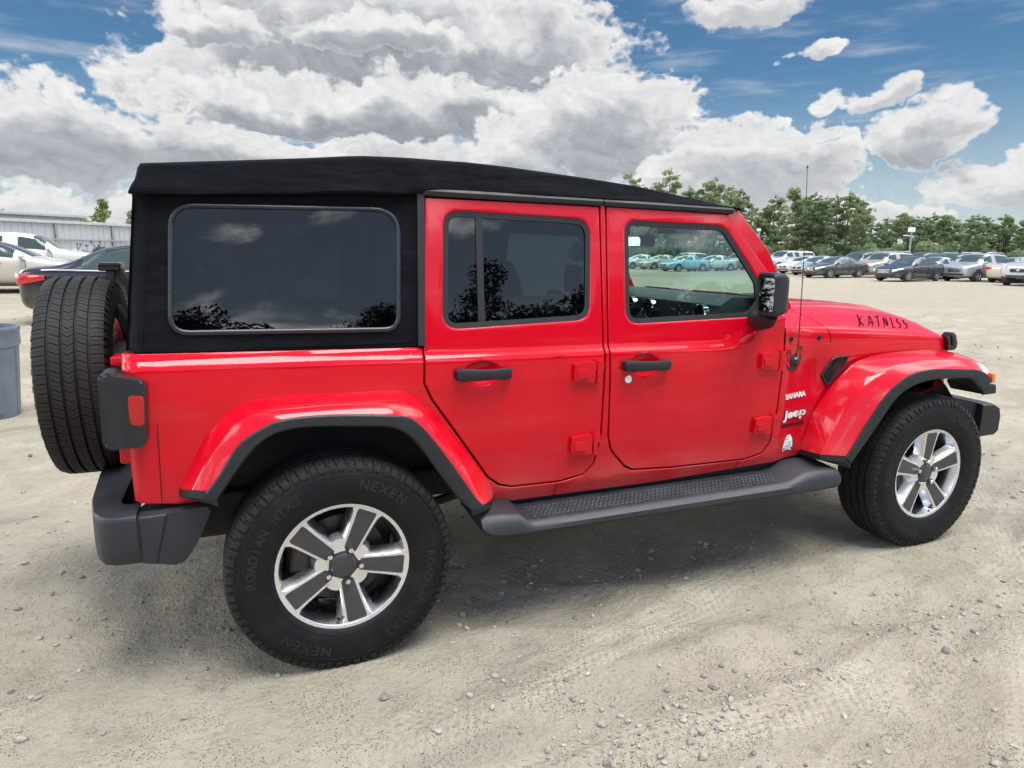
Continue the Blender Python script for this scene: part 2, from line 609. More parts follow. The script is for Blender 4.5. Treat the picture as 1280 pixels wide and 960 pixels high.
def rbox(bm, c, s, bev=0.01, seg=2, rot=None, mat_i=0, taper=None):
    """box with rounded edges; taper=(axis, kx, ky) shrinks the +axis end"""
    r = bmesh.ops.create_cube(bm, size=1.0)
    vs = r['verts']
    for v in vs:
        v.co = Vector((v.co.x * s[0], v.co.y * s[1], v.co.z * s[2]))
        if taper:
            ax, k1, k2 = taper
            if v.co[ax] > 0:
                o = [i for i in range(3) if i != ax]
                v.co[o[0]] *= k1; v.co[o[1]] *= k2
    es = set(e for v in vs for e in v.link_edges)
    fs = set(f for v in vs for f in v.link_faces)
    if bev > 0:
        g = bmesh.ops.bevel(bm, geom=list(es), offset=min(bev, min(s) * 0.45), segments=seg, affect='EDGES', profile=0.5)
        fs = set(g['faces']) | set(f for f in fs if f.is_valid)
        vs = list(set(v for f in fs for v in f.verts))
    for f in fs: f.material_index = mat_i
    mtx = Matrix.Translation(Vector(c))
    if rot is not None: mtx = mtx @ rot
    for v in vs: v.co = mtx @ v.co
    return vs


def prism(bm, pts, y0, y1, bev=0.0, seg=2, mat_i=0):
    """(x, z) polygon between the planes y0 and y1"""
    a = [bm.verts.new((x, y0, z)) for x, z in pts]
    b = [bm.verts.new((x, y1, z)) for x, z in pts]
    fs = [bm.faces.new(a), bm.faces.new(b[::-1])]
    n = len(pts)
    for i in range(n):
        fs.append(bm.faces.new((a[i], b[i], b[(i + 1) % n], a[(i + 1) % n])))
    if bev > 0:
        es = list(set(e for f in fs[:2] for e in f.edges))
        g = bmesh.ops.bevel(bm, geom=es, offset=bev, segments=seg, affect='EDGES', profile=0.5)
        fs = [f for f in fs if f.is_valid] + g['faces']
    for f in fs: f.material_index = mat_i
    return fs


def tube(bm, pts, rad, seg=8, capped=True, mat_i=0):
    pts = [Vector(p) for p in pts]
    rads = rad if isinstance(rad, (list, tuple)) else [rad] * len(pts)
    rows = []
    ref = None
    for i, p in enumerate(pts):
        t = (pts[min(i + 1, len(pts) - 1)] - pts[max(i - 1, 0)]).normalized()
        if ref is None:
            ref = t.orthogonal().normalized()
        else:
            ref = (ref - t * ref.dot(t)).normalized()
        b = t.cross(ref)
        rows.append([p + (ref * math.cos(2 * math.pi * k / seg) + b * math.sin(2 * math.pi * k / seg)) * rads[i] for k in range(seg)])
    vs = grid_loft(bm, rows, True, mat_i)
    if capped:
        cap(bm, vs[0][::-1]); cap(bm, vs[-1])
    return vs


def lathe(bm, prof, seg=64, axis='Y', c=(0, 0, 0), mat_i=0, a0=0.0):
    """prof: (along axis, radius)"""
    rows = []
    for k in range(seg):
        a = a0 + 2 * math.pi * k / seg
        ca, sa = math.cos(a), math.sin(a)
        if axis == 'Y':
            rows.append([(c[0] + r * ca, c[1] + t, c[2] + r * sa) for t, r in prof])
        elif axis == 'X':
            rows.append([(c[0] + t, c[1] + r * ca, c[2] + r * sa) for t, r in prof])
        else:
            rows.append([(c[0] + r * ca, c[1] + r * sa, c[2] + t) for t, r in prof])
    rows.append(rows[0])
    vs = [[bm.verts.new(p) for p in r] for r in rows[:-1]]
    vs.append(vs[0])
    for i in range(seg):
        for j in range(len(prof) - 1):
            try:
                f = bm.faces.new((vs[i][j], vs[i][j + 1], vs[i + 1][j + 1], vs[i + 1][j]))
                f.material_index = mat_i
            except ValueError:
                pass
    return vs


def catmull(pts, n):
    """resample a polyline smoothly to n points by arc length"""
    P = [Vector(p) for p in pts]
    D = []
    for i in range(len(P) - 1):
        p0 = P[max(i - 1, 0)]; p1 = P[i]; p2 = P[i + 1]; p3 = P[min(i + 2, len(P) - 1)]
        for k in range(12):
            t = k / 12
            D.append(0.5 * ((2 * p1) + (p2 - p0) * t + (2 * p0 - 5 * p1 + 4 * p2 - p3) * t * t + (3 * p1 - p0 - 3 * p2 + p3) * t ** 3))
    D.append(P[-1])
    L = [0.0]
    for i in range(1, len(D)): L.append(L[-1] + (D[i] - D[i - 1]).length)
    out = []
    j = 0
    for k in range(n):
        s = L[-1] * k / (n - 1)
        while j < len(D) - 2 and L[j + 1] < s: j += 1
        t = (s - L[j]) / max(1e-9, L[j + 1] - L[j])
        out.append(D[j].lerp(D[j + 1], min(1, max(0, t))))
    return out


def text_mesh(txt, size=1.0, depth=0.02, fat=0.0, shear=0.0, spacing=1.0):
    """lettering as (verts, faces) in the x-y plane, left aligned on the baseline"""
    cu = bpy.data.curves.new('lettering', 'FONT')
    cu.body = txt
    cu.size = size
    cu.extrude = depth
    cu.offset = fat
    cu.shear = shear
    cu.space_character = spacing
    cu.resolution_u = 3
    o = bpy.data.objects.new('lettering', cu)
    COL.objects.link(o)
    dg = bpy.context.evaluated_depsgraph_get()
    dg.update()
    me = bpy.data.meshes.new_from_object(o.evaluated_get(dg))
    vs = [v.co.copy() for v in me.vertices]
    fs = [tuple(p.vertices) for p in me.polygons]
    bpy.data.objects.remove(o)
    bpy.data.curves.remove(cu)
    bpy.data.meshes.remove(me)
    return vs, fs


def add_mesh(bm, vs, fs, fn, mat_i=0):
    b = [bm.verts.new(fn(v)) for v in vs]
    for f in fs:
        try:
            q = bm.faces.new([b[i] for i in f]); q.material_index = mat_i
        except ValueError:
            pass


def interp(x, xs, ys):
    return float(np.interp(x, xs, ys))


def sstep(a, b, x):
    t = min(1.0, max(0.0, (x - a) / (b - a)))
    return t * t * (3 - 2 * t)


# ------------------------------------------------------------------ the red vehicle
# x forward (rear axle at 0, front axle at 3.008), right side at -y
JEEP = empty("off_road_vehicle")
tag(JEEP, "shiny red four-door off-road vehicle with black soft top, filling the foreground", "off-road vehicle")
WB, ZH, YW = 3.008, 0.395, 0.799


def crease_z(x):
    return interp(x, [-.7, -.3, .5, 1.3, 1.75], [1.150, 1.146, 1.128, 1.122, 1.115]) + 0.135 * sstep(1.74, 2.02, x)


DENTS = [(0.572, 1.056), (1.310, 1.050)]           # hand cups behind the door handles


def hw(x, z):
    zc = crease_z(x)
    lo = interp(z, [.3, .45, .56, .8, 1.02, 1.12], [.735, .750, .784, .799, .798, .792])
    up = interp(z, [1.05, 1.15, 1.75, 1.9], [.776, .771, .688, .665])
    t = sstep(zc - .019, zc + .019, z) if x < 2.08 else sstep(1.10, 1.3, z)
    w = lo * (1 - t) + up * t
    if x > 2.08:
        w -= .018 * sstep(2.08, 2.2, x) + (x - 2.08) * .085
        g = ((x - 2.33) / .10) ** 2 + ((z - .93) / .13) ** 2
        w -= .022 * math.exp(-g * 1.2) * sstep(2.13, 2.25, x)
    for cx, cz in DENTS:
        q = ((x - cx) / .072) ** 2 + ((z - cz) / .047) ** 2
        if q < 1: w -= .018 * (1 - q) ** 0.8
    return w


def hw_quarter(x, z):
    w = hw(x, z)
    R = .05
    if x < -.615:
        w -= R - math.sqrt(max(0, R * R - min(R, -.615 - x) ** 2))
    if x < .36:
        ztop = interp(x, [-.66, .345], [1.185, 1.163]); r2 = .013
        d = z - (ztop - r2)
        if d > 0: w -= r2 - math.sqrt(max(0, r2 * r2 - min(r2, d) ** 2))
    return w


ZF = frange(1.0, 1.30, .010)
# --- body side: rear quarter, sill, pillar strip, scuttle side and inner fender in one pressing
BODY = [(-.664, 1.186), (.342, 1.166), (.336, 1.03), (.364, .966), (.596, .623), (.645, .585), (.702, .570), (.922, .566),
        (1.03, .584), (1.082, .628), (1.109, .753), (1.122, 1.177), (1.1265, 1.716), (1.1515, 1.716), (1.139, 1.11), (1.14, .75),
        (1.158, .685), (1.182, .655), (1.235, .597), (1.274, .577), (1.486, .564), (1.894, .557), (2.0, .577), (2.043, .63),
        (2.056, .70), (2.065, .84), (2.080, 1.100), (2.42, 1.094), (2.82, 1.078), (3.315, 1.060), (3.352, 1.03), (3.36, .93),
        (2.9, .93), (2.62, .84), (2.42, .66), (2.30, .53), (2.15, .524), (1.4, .500), (.709, .504), (.60, .525),
        (.47, .70), (.33, .87), (.20, .94), (.0, .955), (-.15, .95), (-.27, .89), (-.40, .74), (-.47, .665), (-.53, .665), (-.664, .684)]


def hw_body(x, z):
    return hw_quarter(x, z) if x < .36 else hw(x, z)


def side_panels(first):
    pass


bm = sheet(BODY, [], hw_body, thick=.03, r=.0035, gap=.002, step=.05, zc=ZF, xc=frange(-.665, -.61, .008) + frange(2.08, 2.5, .02))
# pressed joints in the panel
for pts in ([(-.566, 1.16), (-.572, .9), (-.579, .680)], [(.908, .562), (.900, .502)], [(1.866, .556), (1.848, .502)]):
    P = catmull([(x, -hw_body(x, z) - .0026, z) for x, z in pts], 14)
    tube(bm, P, .0016, 6, mat_i=1)
body = build('body_side', bm, ['paint', 'seam'], JEEP)

# --- doors
REAR_DOOR = [(.379, 1.722), (1.122, 1.710), (1.117, 1.177), (1.104, .753), (1.077, .630), (1.03, .589), (.922, .571), (.702, .575),
             (.648, .590), (.600, .627), (.369, .968), (.341, 1.032), (.346, 1.147)]
RD_WIN = fillet([(.452, 1.676), (1.079, 1.656), (1.058, 1.248), (.424, 1.228)], [.07, .075, .07, .065], 6)
FRONT_DOOR = [(1.156, 1.711), (1.765, 1.697), (1.815, 1.655), (2.032, 1.405), (2.073, 1.25), (2.075, 1.104), (2.060, .84), (2.051, .70), (2.038, .633),
              (1.997, .582), (1.894, .562), (1.486, .569), (1.277, .582), (1.239, .602), (1.187, .658), (1.163, .687), (1.145, .75), (1.144, 1.11)]
FD_WIN = fillet([(1.243, 1.657), (1.762, 1.644), (1.945, 1.40), (1.958, 1.30), (1.892, 1.236), (1.232, 1.224)], [.06, .10, .05, .04, .05, .065], 6)


def ring_strip(outer, inner, yo, yi, bm, mat_i=0, thick=.008):
    """flat seal between two matching outlines"""
    n = len(outer)
    rows = []
    for lp, y in ((outer, lambda x, z: yo(x, z) - .012), (outer, yo), (inner, yi), (inner, lambda x, z: yi(x, z) - .012)):
        rows.append([(x, -y(x, z), z) for x, z in lp])
    grid_loft(bm, rows, True, mat_i)


def make_door(name, outline, win, handle, hinges, extra_lines):
    bm = sheet(outline, [win], hw, thick=.03, r=.004, gap=.002, rh=.008, step=.05, zc=ZF, xc=frange(handle[0] - .09, handle[0] + .09, .011))
    d = build(name, bm, 'paint', JEEP)
    # seal and glass
    bm = bmesh.new()
    w_in = offset(win, -.020)
    ring_strip(offset(win, .003), w_in, lambda x, z: hw(x, z) - .004, lambda x, z: hw(x, z) - .006, bm)
    if name == 'rear_door':
        P0 = [(.579, 1.672), (.606, 1.671), (.598, 1.236), (.571, 1.235)]
        vs = [(x, -(hw(x, z) - .007), z) for x, z in P0]
        prism(bm, P0, 0, .012)
        for v in bm.verts:
            pass
    o = None
    bm2 = bm
    if name == 'rear_door':
        # the divider was laid at y = 0..0.012: lift it to the glass plane
        for v in bm2.verts:
            if -.001 <= v.co.y <= .0125:
                v.co.y = -(hw(v.co.x, v.co.z) - .006) + v.co.y
    build('window_seal', bm2, 'black_plastic', d)
    bm = sheet(offset(win, -.016), [], lambda x, z: hw(x, z) - .012, thick=.004, r=.001, step=.10)
    build('window_glass', bm, 'glass_dark' if name == 'rear_door' else 'glass_clear', d, smooth=60)
    # handle: bar with two feet, grip end thicker
    hx0, hx1, z0, z1 = handle[1:]
    bm = bmesh.new()
    yb = -hw(hx0, z0) - .0
    zm = (z0 + z1) / 2
    L = hx1 - hx0
    secs = [(0, .30, .010), (.02, .42, .030), (.10, .5, .042), (.30, .46, .047), (.6, .42, .047), (.86, .46, .044), (.97, .42, .032), (1, .30, .010)]
    rows = []
    for t, k, out in secs:
        h = (z1 - z0) * k * 1.02
        zc_ = zm + (hx0 + t * L - handle[0]) * -0.02
        x = hx0 + t * L
        front = yb - out
        back = front + (.017 if .12 < t < .9 else out + .012)
        rows.append([(x, back, zc_ + h * .9), (x, front + .006, zc_ + h), (x, front, zc_ + h * .55), (x, front, zc_ - h * .55), (x, front + .006, zc_ - h), (x, back, zc_ - h * .9)])
    vs = grid_loft(bm, rows, True)
    cap(bm, vs[0]); cap(bm, vs[-1])
    rbox(bm, (hx0 + L * .10, yb - .012, zm), (L * .16, .05, (z1 - z0) * .7), .006)
    rbox(bm, (hx0 + L * .92, yb - .012, zm), (L * .10, .05, (z1 - z0) * .7), .006)
    build('door_handle', bm, 'black_plastic', d, smooth=40)
    for hx, hz in hinges:
        bm = bmesh.new()
        pts = fillet([(hx, hz - .037), (hx + .082, hz - .046), (hx + .100, hz - .046), (hx + .100, hz + .040), (hx + .070, hz + .040), (hx + .004, hz + .034)], .008, 3)
        y0 = -hw(hx + .05, hz)
        prism(bm, pts, y0 + .004, y0 - .021, .0025)
        prism(bm, fillet([(hx + .012, hz - .024), (hx + .068, hz - .030), (hx + .074, hz + .010), (hx + .014, hz + .010)], .006, 3), y0 - .020, y0 - .027, .0025)
        prism(bm, fillet([(hx + .100, hz - .002), (hx + .142, hz - .002), (hx + .142, hz + .038), (hx + .100, hz + .038)], .004, 2), y0 + .004, y0 - .018, .004)
        tube(bm, [(hx + .116, y0 - .016, hz - .050), (hx + .116, y0 - .016, hz + .044)], .0125, 12)
        for k in (0.025, 0.055):
            lathe(bm, [(-.0195, .0), (-.0195, .0035), (-.0175, .0042)], 8, 'Y', (hx + k, y0 - .009, hz - .008))
        build('hinge', bm, 'paint', d, smooth=40)
    # inner trim card
    bm = bmesh.new()
    xs = [p[0] for p in outline]
    prism(bm, [(min(xs) + .05, 1.19), (max(xs) - .06, 1.20), (max(xs) - .07, .70), (min(xs) + .28, .70)], -.735, -.66, .015)
    build('door_trim', bm, 'dash', d)
    return d


rear_door = make_door('rear_door', REAR_DOOR, RD_WIN, (.572, .456, .689, 1.033, 1.081), [(.962, 1.040), (.956, .731)], None)
front_door = make_door('front_door', FRONT_DOOR, FD_WIN, (1.310, 1.195, 1.430, 1.027, 1.074), [(1.928, 1.036), (1.918, .728)], None)
bm = bmesh.new()       # key lock with its little white cap
lathe(bm, [(.004, 0.016), (-.004, .0165), (-.0065, .014), (-.0065, .006), (-.0055, 0.0)], 20, 'Y', (1.229, -hw(1.229, .99), .992))
build('lock', bm, 'badge_silver', front_door)

# --- scuttle panel and bonnet: one family of cross-sections
def hood_sec(x, n=22):
    """half section (right side) from the bonnet gap up and over to the centre line"""
    zg = interp(x, [2.09, 2.42, 2.82, 3.31, 3.40], [1.0995, 1.0945, 1.0785, 1.0605, 1.047])
    zcr = interp(x, [2.09, 2.22, 2.56, 3.08, 3.31, 3.40], [1.188, 1.180, 1.157, 1.115, 1.088, 1.052])
    zs = interp(x, [2.09, 2.3, 2.7, 3.05, 3.25, 3.34, 3.40], [1.258, 1.262, 1.250, 1.222, 1.175, 1.122, 1.056])     # shoulder
    zt = interp(x, [2.09, 2.3, 2.7, 3.05, 3.2, 3.30, 3.36, 3.40], [1.266, 1.272, 1.264, 1.240, 1.210, 1.165, 1.105, 1.058])
    yw = hw(x, zg) - .001
    yb = interp(x, [2.09, 3.4], [.47, .34])
    pts = [(yw, zg), (yw - .001, (zg + zcr) / 2), (yw - .006, zcr - .010), (yw - .014, zcr)]
    # sloping shoulder
    for t in (.12, .28, .46, .64, .82, 1.0):
        y = (yw - .014) * (1 - t) + (yb + .05) * t
        z = zcr + (zs - zcr) * (1 - (1 - t) ** 1.9)
        pts.append((y, z))
    pts += [(yb + .025, zs + (zt - zs) * .25), (yb, zs + (zt - zs) * .75), (yb - .03, zt), (yb * .55, zt + .003), (0, zt + .006)]
    return pts


def hood_point(x, t):
    """point on the shoulder of the bonnet: t from crease (0) to shoulder (1)"""
    p = hood_sec(x)[3:10]
    k = t * (len(p) - 1)
    i = min(int(k), len(p) - 2); f = k - i
    y = p[i][0] * (1 - f) + p[i + 1][0] * f; z = p[i][1] * (1 - f) + p[i + 1][1] * f
    return Vector((x, -y, z))


def hood_mesh(xs, name, x_end_round=None):
    bm = bmesh.new()
    rows = []
    for x in xs:
        s = hood_sec(x)
        full = [(x, -y, z) for y, z in s] + [(x, y, z) for y, z in s[::-1][1:]]
        rows.append(full)
    # turned-down hems along the open edges
    def drop(r, dx, k):
        return [(x + dx, y * k, z - .014) for x, y, z in r]
    rows = [drop(rows[0], .003, .995)] + rows + [drop(rows[-1], -.003, .995)]
    rows = [[(r[0][0], r[0][1] + .018, r[0][2] - .002)] + r + [(r[-1][0], r[-1][1] - .018, r[-1][2] - .002)] for r in rows]
    grid_loft(bm, rows)
    o = build(name, bm, 'paint', JEEP, smooth=32)
    return o


# seam between scuttle and bonnet bows forward at the bottom, so bend the stations with height
def bend(o, x0, amount, fade):
    for v in o.data.vertices:
        k = max(0.0, 1 - abs(v.co.x - x0) / fade)
        h = min(1.0, max(0.0, (v.co.z - 1.10) / .15))
        v.co.x -= amount * k * h * h


cowl = hood_mesh([2.083, 2.12, 2.2, 2.3, 2.38, 2.4125], 'cowl_panel')
bend(cowl, 2.4125, .13, .30)
hood = hood_mesh([2.4185, 2.45, 2.52, 2.6, 2.7, 2.8, 2.9, 3.0, 3.08, 3.15, 3.21, 3.26, 3.30, 3.325], 'hood')
bend(hood, 2.4185, .13, .40)
for x, z in ((2.121, 1.128), (2.331, 1.124)):
    bm = bmesh.new()
    lathe(bm, [(.004, .014), (-.004, .014), (-.006, .011), (-.006, .006), (-.002, .005), (-.002, 0)], 14, 'Y', (x, -hood_sec(x)[1][0], z))
    build('hood_bolt', bm, 'badge_black', cowl)

# KATNISS, written by hand in marker across the shoulder of the bonnet
STROKES = {
    'K': [[(.1, 1.05), (.16, .5), (.12, -.12)], [(.62, .95), (.2, .42), (.66, .05)]],
    'A': [[(0, .05), (.38, 1.0), (.62, .0)], [(.02, .34), (.8, .40)]],
    'T': [[(-.05, .93), (.75, 1.0)], [(.33, .96), (.30, .0)]],
    'N': [[(.08, .0), (.10, .95), (.52, .1), (.56, .98)]],
    'I': [[(.2, .85), (.2, .05), (.75, .1)], [(.0, .8), (.28, .92)]],
    'S': [[(.6, .92), (.25, .82), (.2, .58), (.55, .42), (.58, .12), (.1, .02)]],
}
bm = bmesh.new()
cx = 2.622
for ch, w in (('K', .080), ('A', .066), ('T', .060), ('N', .064), ('I', .044), ('S', .056), ('S', .056)):
    for st in STROKES[ch]:
        P = []
        for q in catmull([(a, b, 0) for a, b in st], 12):
            x = cx + .022 + q.x * w * .86 + q.y * .085
            t = .10 + q.y * .36
            p = hood_point(x, max(0.0, t))
            if t < 0: p.z += t * .05
            P.append(p + Vector((0, -.0006, .0016)))
        tube(bm, P, [.0027 if 0 < i < 11 else .0014 for i in range(12)], 5)
    cx += w
build('handwriting', bm, 'ink', hood)

# --- windscreen frame, glass, wipers
bm = bmesh.new()
for s in (-1, 1):
    lo, mid, hi = (2.108, .735, 1.235), (1.96, .712, 1.505), (1.795, .683, 1.682)
    rows = []
    for x, y, z in (lo, mid, hi):
        rows.append([(x - .035, s * y, z + .004), (x + .050, s * (y - .002), z + .034), (x + .060, s * (y - .014), z + .038), (x + .052, s * (y - .085), z + .038),
                     (x - .005, s * (y - .088), z - .005), (x - .04, s * (y - .03), z - .02)])
    vs = grid_loft(bm, rows, True)
    cap(bm, vs[0]); cap(bm, vs[-1])
rbox(bm, (1.838, 0, 1.700), (.06, 1.26, .045), .012)
rbox(bm, (2.150, 0, 1.262), (.075, 1.38, .05), .012)
wf = build('windshield_frame', bm, 'paint', JEEP, smooth=40)
bm = bmesh.new()
grid_loft(bm, [[(2.150 - .005, y, 1.27) for y in (-.65, 0, .65)], [(1.845, y, 1.715) for y in (-.60, 0, .60)]])
build('windshield_glass', bm, 'glass_clear', wf)
bm = bmesh.new()
tube(bm, [(2.235, -.55, 1.292), (2.20, -.25, 1.305), (2.20, .1, 1.305)], .011, 8)
tube(bm, [(2.235, .05, 1.292), (2.20, .35, 1.305), (2.20, .6, 1.305)], .011, 8)
rbox(bm, (2.235, -.5, 1.292), (.09, .14, .026), .01)
rbox(bm, (2.235, .1, 1.292), (.09, .10, .026), .01)
rbox(bm, (2.40, -.22, 1.292), (.16, .10, .030), .012)
build('wiper', bm, 'gloss_black', JEEP)

# --- rail above the doors, channel beside the soft quarter
bm = bmesh.new()
for x0, x1, z0, z1 in ((.372, 1.136, 1.7425, 1.7285), (1.141, 1.802, 1.7285, 1.7135)):
    rows = []
    for k in range(9):
        t = k / 8
        x = x0 + (x1 - x0) * t; z = z0 + (z1 - z0) * t
        y = -hw(x, z) - .012
        rows.append([(x, y + .03, z - .016), (x, y + .004, z - .016), (x, y, z - .012), (x, y - .002, z + .002), (x, y + .006, z + .012), (x, y + .03, z + .013)])
    vs = grid_loft(bm, rows, True)
    cap(bm, vs[0]); cap(bm, vs[-1])
rows = []
for k in range(12):
    t = k / 11
    z = 1.172 + (1.735 - 1.172) * t; x = .341 + .026 * t
    y = -hw(x, z) - .006
    rows.append([(x - .017, y + .02, z), (x - .017, y, z), (x + .010, y, z), (x + .010, y + .02, z)])
vs = grid_loft(bm, rows, True); cap(bm, vs[0]); cap(bm, vs[-1])
rail = build('door_rail', bm, 'black_plastic', JEEP, smooth=40)

# --- soft top
def fold(x):
    return .006 * math.sin(x * 7.3 + .6) + .004 * math.sin(x * 17.1)


TOPX = frange(-.562, 1.83, .055)
bm = bmesh.new()
rows = []
for x in TOPX:
    zs_ = interp(x, [-.61, -.57, -.26, .0, .14, .35, .557, .70, .90, 1.1, 1.32, 1.6, 1.847, 1.88], [1.790, 1.796, 1.822, 1.845, 1.860, 1.864, 1.862, 1.855, 1.840, 1.824, 1.803, 1.763, 1.723, 1.712])
    zl = interp(x, [-.61, -.2, .143, .30, .364, .45, 1.14, 1.80, 1.9], [1.700, 1.716, 1.729, 1.731, 1.742, 1.7545, 1.7405, 1.7245, 1.715])
    yl = hw(x, zl) + interp(x, [-.61, .25, .45], [.024, .024, .006])
    sag = fold(x) * (1 if x < .4 else .25)
    h = zs_ - zl
    pts = [(yl - .02, zl - .004), (yl + .001 + sag * .5, zl - .004 + sag * .3), (yl + .004 + sag, zl + .004), (yl - .004 + sag * .6, zl + h * .25), (yl - .012 + sag * .5, zl + h * .55), (yl - .019 + sag * .3, zl + h * .80)]
    for t in (.15, .35, .6, .85, 1.0):
        a = t * math.pi / 2
        pts.append((yl - .020 - .026 * (1 - math.cos(a)), zl + h * .84 + (h * .16) * math.sin(a)))
    ye = pts[-1][0]
    for t in (.2, .45, .7, 1.0):
        pts.append((ye * (1 - t), zs_ + .045 * (1 - (1 - t) ** 2)))
    bk = .030 * sstep(-.44, -.562, x)              # the rear edge kicks back towards its hem
    kx = lambda z: x - bk * max(0.0, min(1.0, 1 - (z - zl) / h)) ** 1.5
    rows.append([(kx(z), -y, z) for y, z in pts] + [(kx(z), y, z) for y, z in pts[::-1][1:]])
last = [(1.850 if True else x, y * .995, min(z, 1.722) if abs(y) < .68 else z - .006) for x, y, z in rows[-1]]
rows.append(last)
first = [(x - .010, y * .985, z - (.012 if z > 1.74 else 0)) for x, y, z in rows[0]]
rows = [[(x + .03, y * .97, min(z, 1.74)) for x, y, z in first], first] + rows
grid_loft(bm, rows)
top = build('soft_top', bm, 'fabric', JEEP, smooth=50)

QTR = [(-.653, 1.188), (.336, 1.168), (.366, 1.742), (-.590, 1.735)]
QWIN = fillet([(-.487, 1.671), (.283, 1.678), (.258, 1.231), (-.516, 1.245)], [.085, .095, .06, .06], 7)


def hw_soft(x, z):
    w = hw(max(x, -.6), max(z, 1.16)) - .004 + .0012 * math.sin(x * 9) * math.sin(z * 11)
    R = .06
    if x < -.585 + (z - 1.18) * .09:
        d = -.585 + (z - 1.18) * .09 - x
        w -= R - math.sqrt(max(0, R * R - min(R, d) ** 2))
    return w


bm = sheet(QTR, [QWIN], hw_soft, thick=.006, r=.003, gap=0.0, rh=.003, step=.04, xc=frange(-.66, -.55, .012))
qp = build('soft_quarter', bm, 'fabric', JEEP, smooth=50)
bm = bmesh.new()
qi = offset(QWIN, -.013)
qo = offset(QWIN, .004)
n = len(QWIN)
rows = []
for lp, dy in ((qo, .004), (qo, -.003), (offset(QWIN, -.002), -.007), (offset(QWIN, -.009), -.007), (qi, -.002), (qi, .006)):
    rows.append([(x, -hw_soft(x, z) + dy, z) for x, z in lp])
grid_loft(bm, rows, True)
build('window_bead', bm, 'bead', qp, smooth=60)
bm = sheet(offset(QWIN, -.008), [], lambda x, z: hw_soft(x, z) - .002 + .0006 * math.sin(x * 7 + 1) * math.sin(z * 8), thick=.002, r=.0008, step=.04)
build('window_glass', bm, 'glass_vinyl', qp, smooth=60)
# sewn seams on the soft quarter
bm = bmesh.new()
for pts in ([(-.60, 1.20), (-.572, 1.45), (-.545, 1.70)], [(-.63, 1.205), (-.2, 1.190), (.31, 1.186)], [(.305, 1.19), (.318, 1.45), (.332, 1.72)]):
    tube(bm, catmull([(x, -hw_soft(x, z) - .0005, z) for x, z in pts], 30), .0022, 5)
build('seam', bm, 'fabric', qp)
# rear curtain with its window
bm = bmesh.new()
def rx(z): return -.652 + (z - 1.188) * .113
for y0, y1, z0, z1 in ((-.72, -.52, 1.188, 1.72), (.52, .72, 1.188, 1.72), (-.52, .52, 1.64, 1.72), (-.52, .52, 1.188, 1.25)):
    k0 = 1 - .10 * (z1 - 1.18)
    grid_loft(bm, [[(rx(z0), y0, z0), (rx(z0), y1, z0)], [(rx(z1), y0 * (.93 if abs(y0) > .6 else 1), z1), (rx(z1), y1 * (.93 if abs(y1) > .6 else 1), z1)]])
rc = build('rear_curtain', bm, 'fabric', JEEP, smooth=0)
bm = bmesh.new()
grid_loft(bm, [[(rx(1.25) + .003, -.52, 1.25), (rx(1.25) + .003, .52, 1.25)], [(rx(1.64) + .003, -.52, 1.64), (rx(1.64) + .003, .52, 1.64)]])
build('window_glass', bm, 'glass_vinyl', rc)

# --- tailgate and rear lamps
bm = bmesh.new()
rbox(bm, (-.650, 0, .935), (.035, 1.46, .49), .02)
rbox(bm, (-.677, -.66, 1.155), (.05, .10, .03), .006)
rbox(bm, (-.672, -.72, .855), (.05, .06, .085), .008)
build('tailgate', bm, 'paint', JEEP)


def tail_light():
    bm = bmesh.new()
    pts = fillet([(-.712, 1.125), (-.70, 1.134), (-.60, 1.108), (-.588, 1.085), (-.600, .905), (-.615, .890), (-.700, .890), (-.716, .905)], .030, 5)
    prism(bm, pts, -.842, -.70, .007, 3)
    prism(bm, fillet([(-.722, 1.124), (-.708, 1.140), (-.672, 1.135), (-.672, .886), (-.704, .886), (-.726, .902)], .016, 4), -.838, -.72, .016, 3)
    h = build('tail_light', bm, 'black_plastic', JEEP)
    bm = bmesh.new()
    prism(bm, fillet([(-.643, 1.064), (-.596, 1.060), (-.602, .960), (-.643, .967)], .012, 4), -.8440, -.80, .004)
    build('lens', bm, 'lens_red', h)
    bm = bmesh.new()
    prism(bm, fillet([(-.656, 1.076), (-.588, 1.072), (-.597, .946), (-.654, .954)], .014, 4), -.8426, -.80, .002)
    build('lens_surround', bm, 'gloss_black', h)
    return h


tail = tail_light()

# --- rear bumper
bm = bmesh.new()
rows = []
PLAN = [(-.655, -.838), (-.725, -.834), (-.765, -.812), (-.792, -.76), (-.822, -.60), (-.845, -.3), (-.852, 0)]
PLAN = PLAN + [(x, -y) for x, y in PLAN[::-1][1:]]
INN = [(-.655, -.70), (-.69, -.70), (-.71, -.69), (-.72, -.66), (-.72, -.55), (-.72, -.3), (-.72, 0)]
INN = INN + [(x, -y) for x, y in INN[::-1][1:]]
for k, (inn, sc_, z) in enumerate(((1, 1, .655), (0, .975, .657), (0, .99, .650), (0, 1.0, .635), (0, 1.004, .56), (0, .995, .51), (0, .975, .488), (1, 1, .486))):
    if inn:
        rows.append([(x, y, z) for x, y in INN])
    else:
        rows.append([(-.66 + (x + .66) * sc_, y * (1 - (1 - sc_) * .5), z + (0.012 * (1 - abs(y) / .84) if z < .56 else 0)) for x, y in PLAN])
grid_loft(bm, rows, False)
rb = build('rear_bumper', bm, 'grey_plastic', JEEP, smooth=50)
bm = bmesh.new()
prism(bm, fillet([(-.658, .648), (-.42, .660), (-.478, .533), (-.515, .480), (-.54, .462), (-.658, .490)], [.012, .012, .02, .03, .02, .012], 4), -.832, -.70, .012, 3)
prism(bm, fillet([(-.648, .650), (-.56, .652), (-.605, .478), (-.648, .488)], [.008, .006, .006, .01], 3), -.8385, -.75, .006, 3)
build('bumper_end', bm, 'grey_plastic', rb)
bm = bmesh.new()
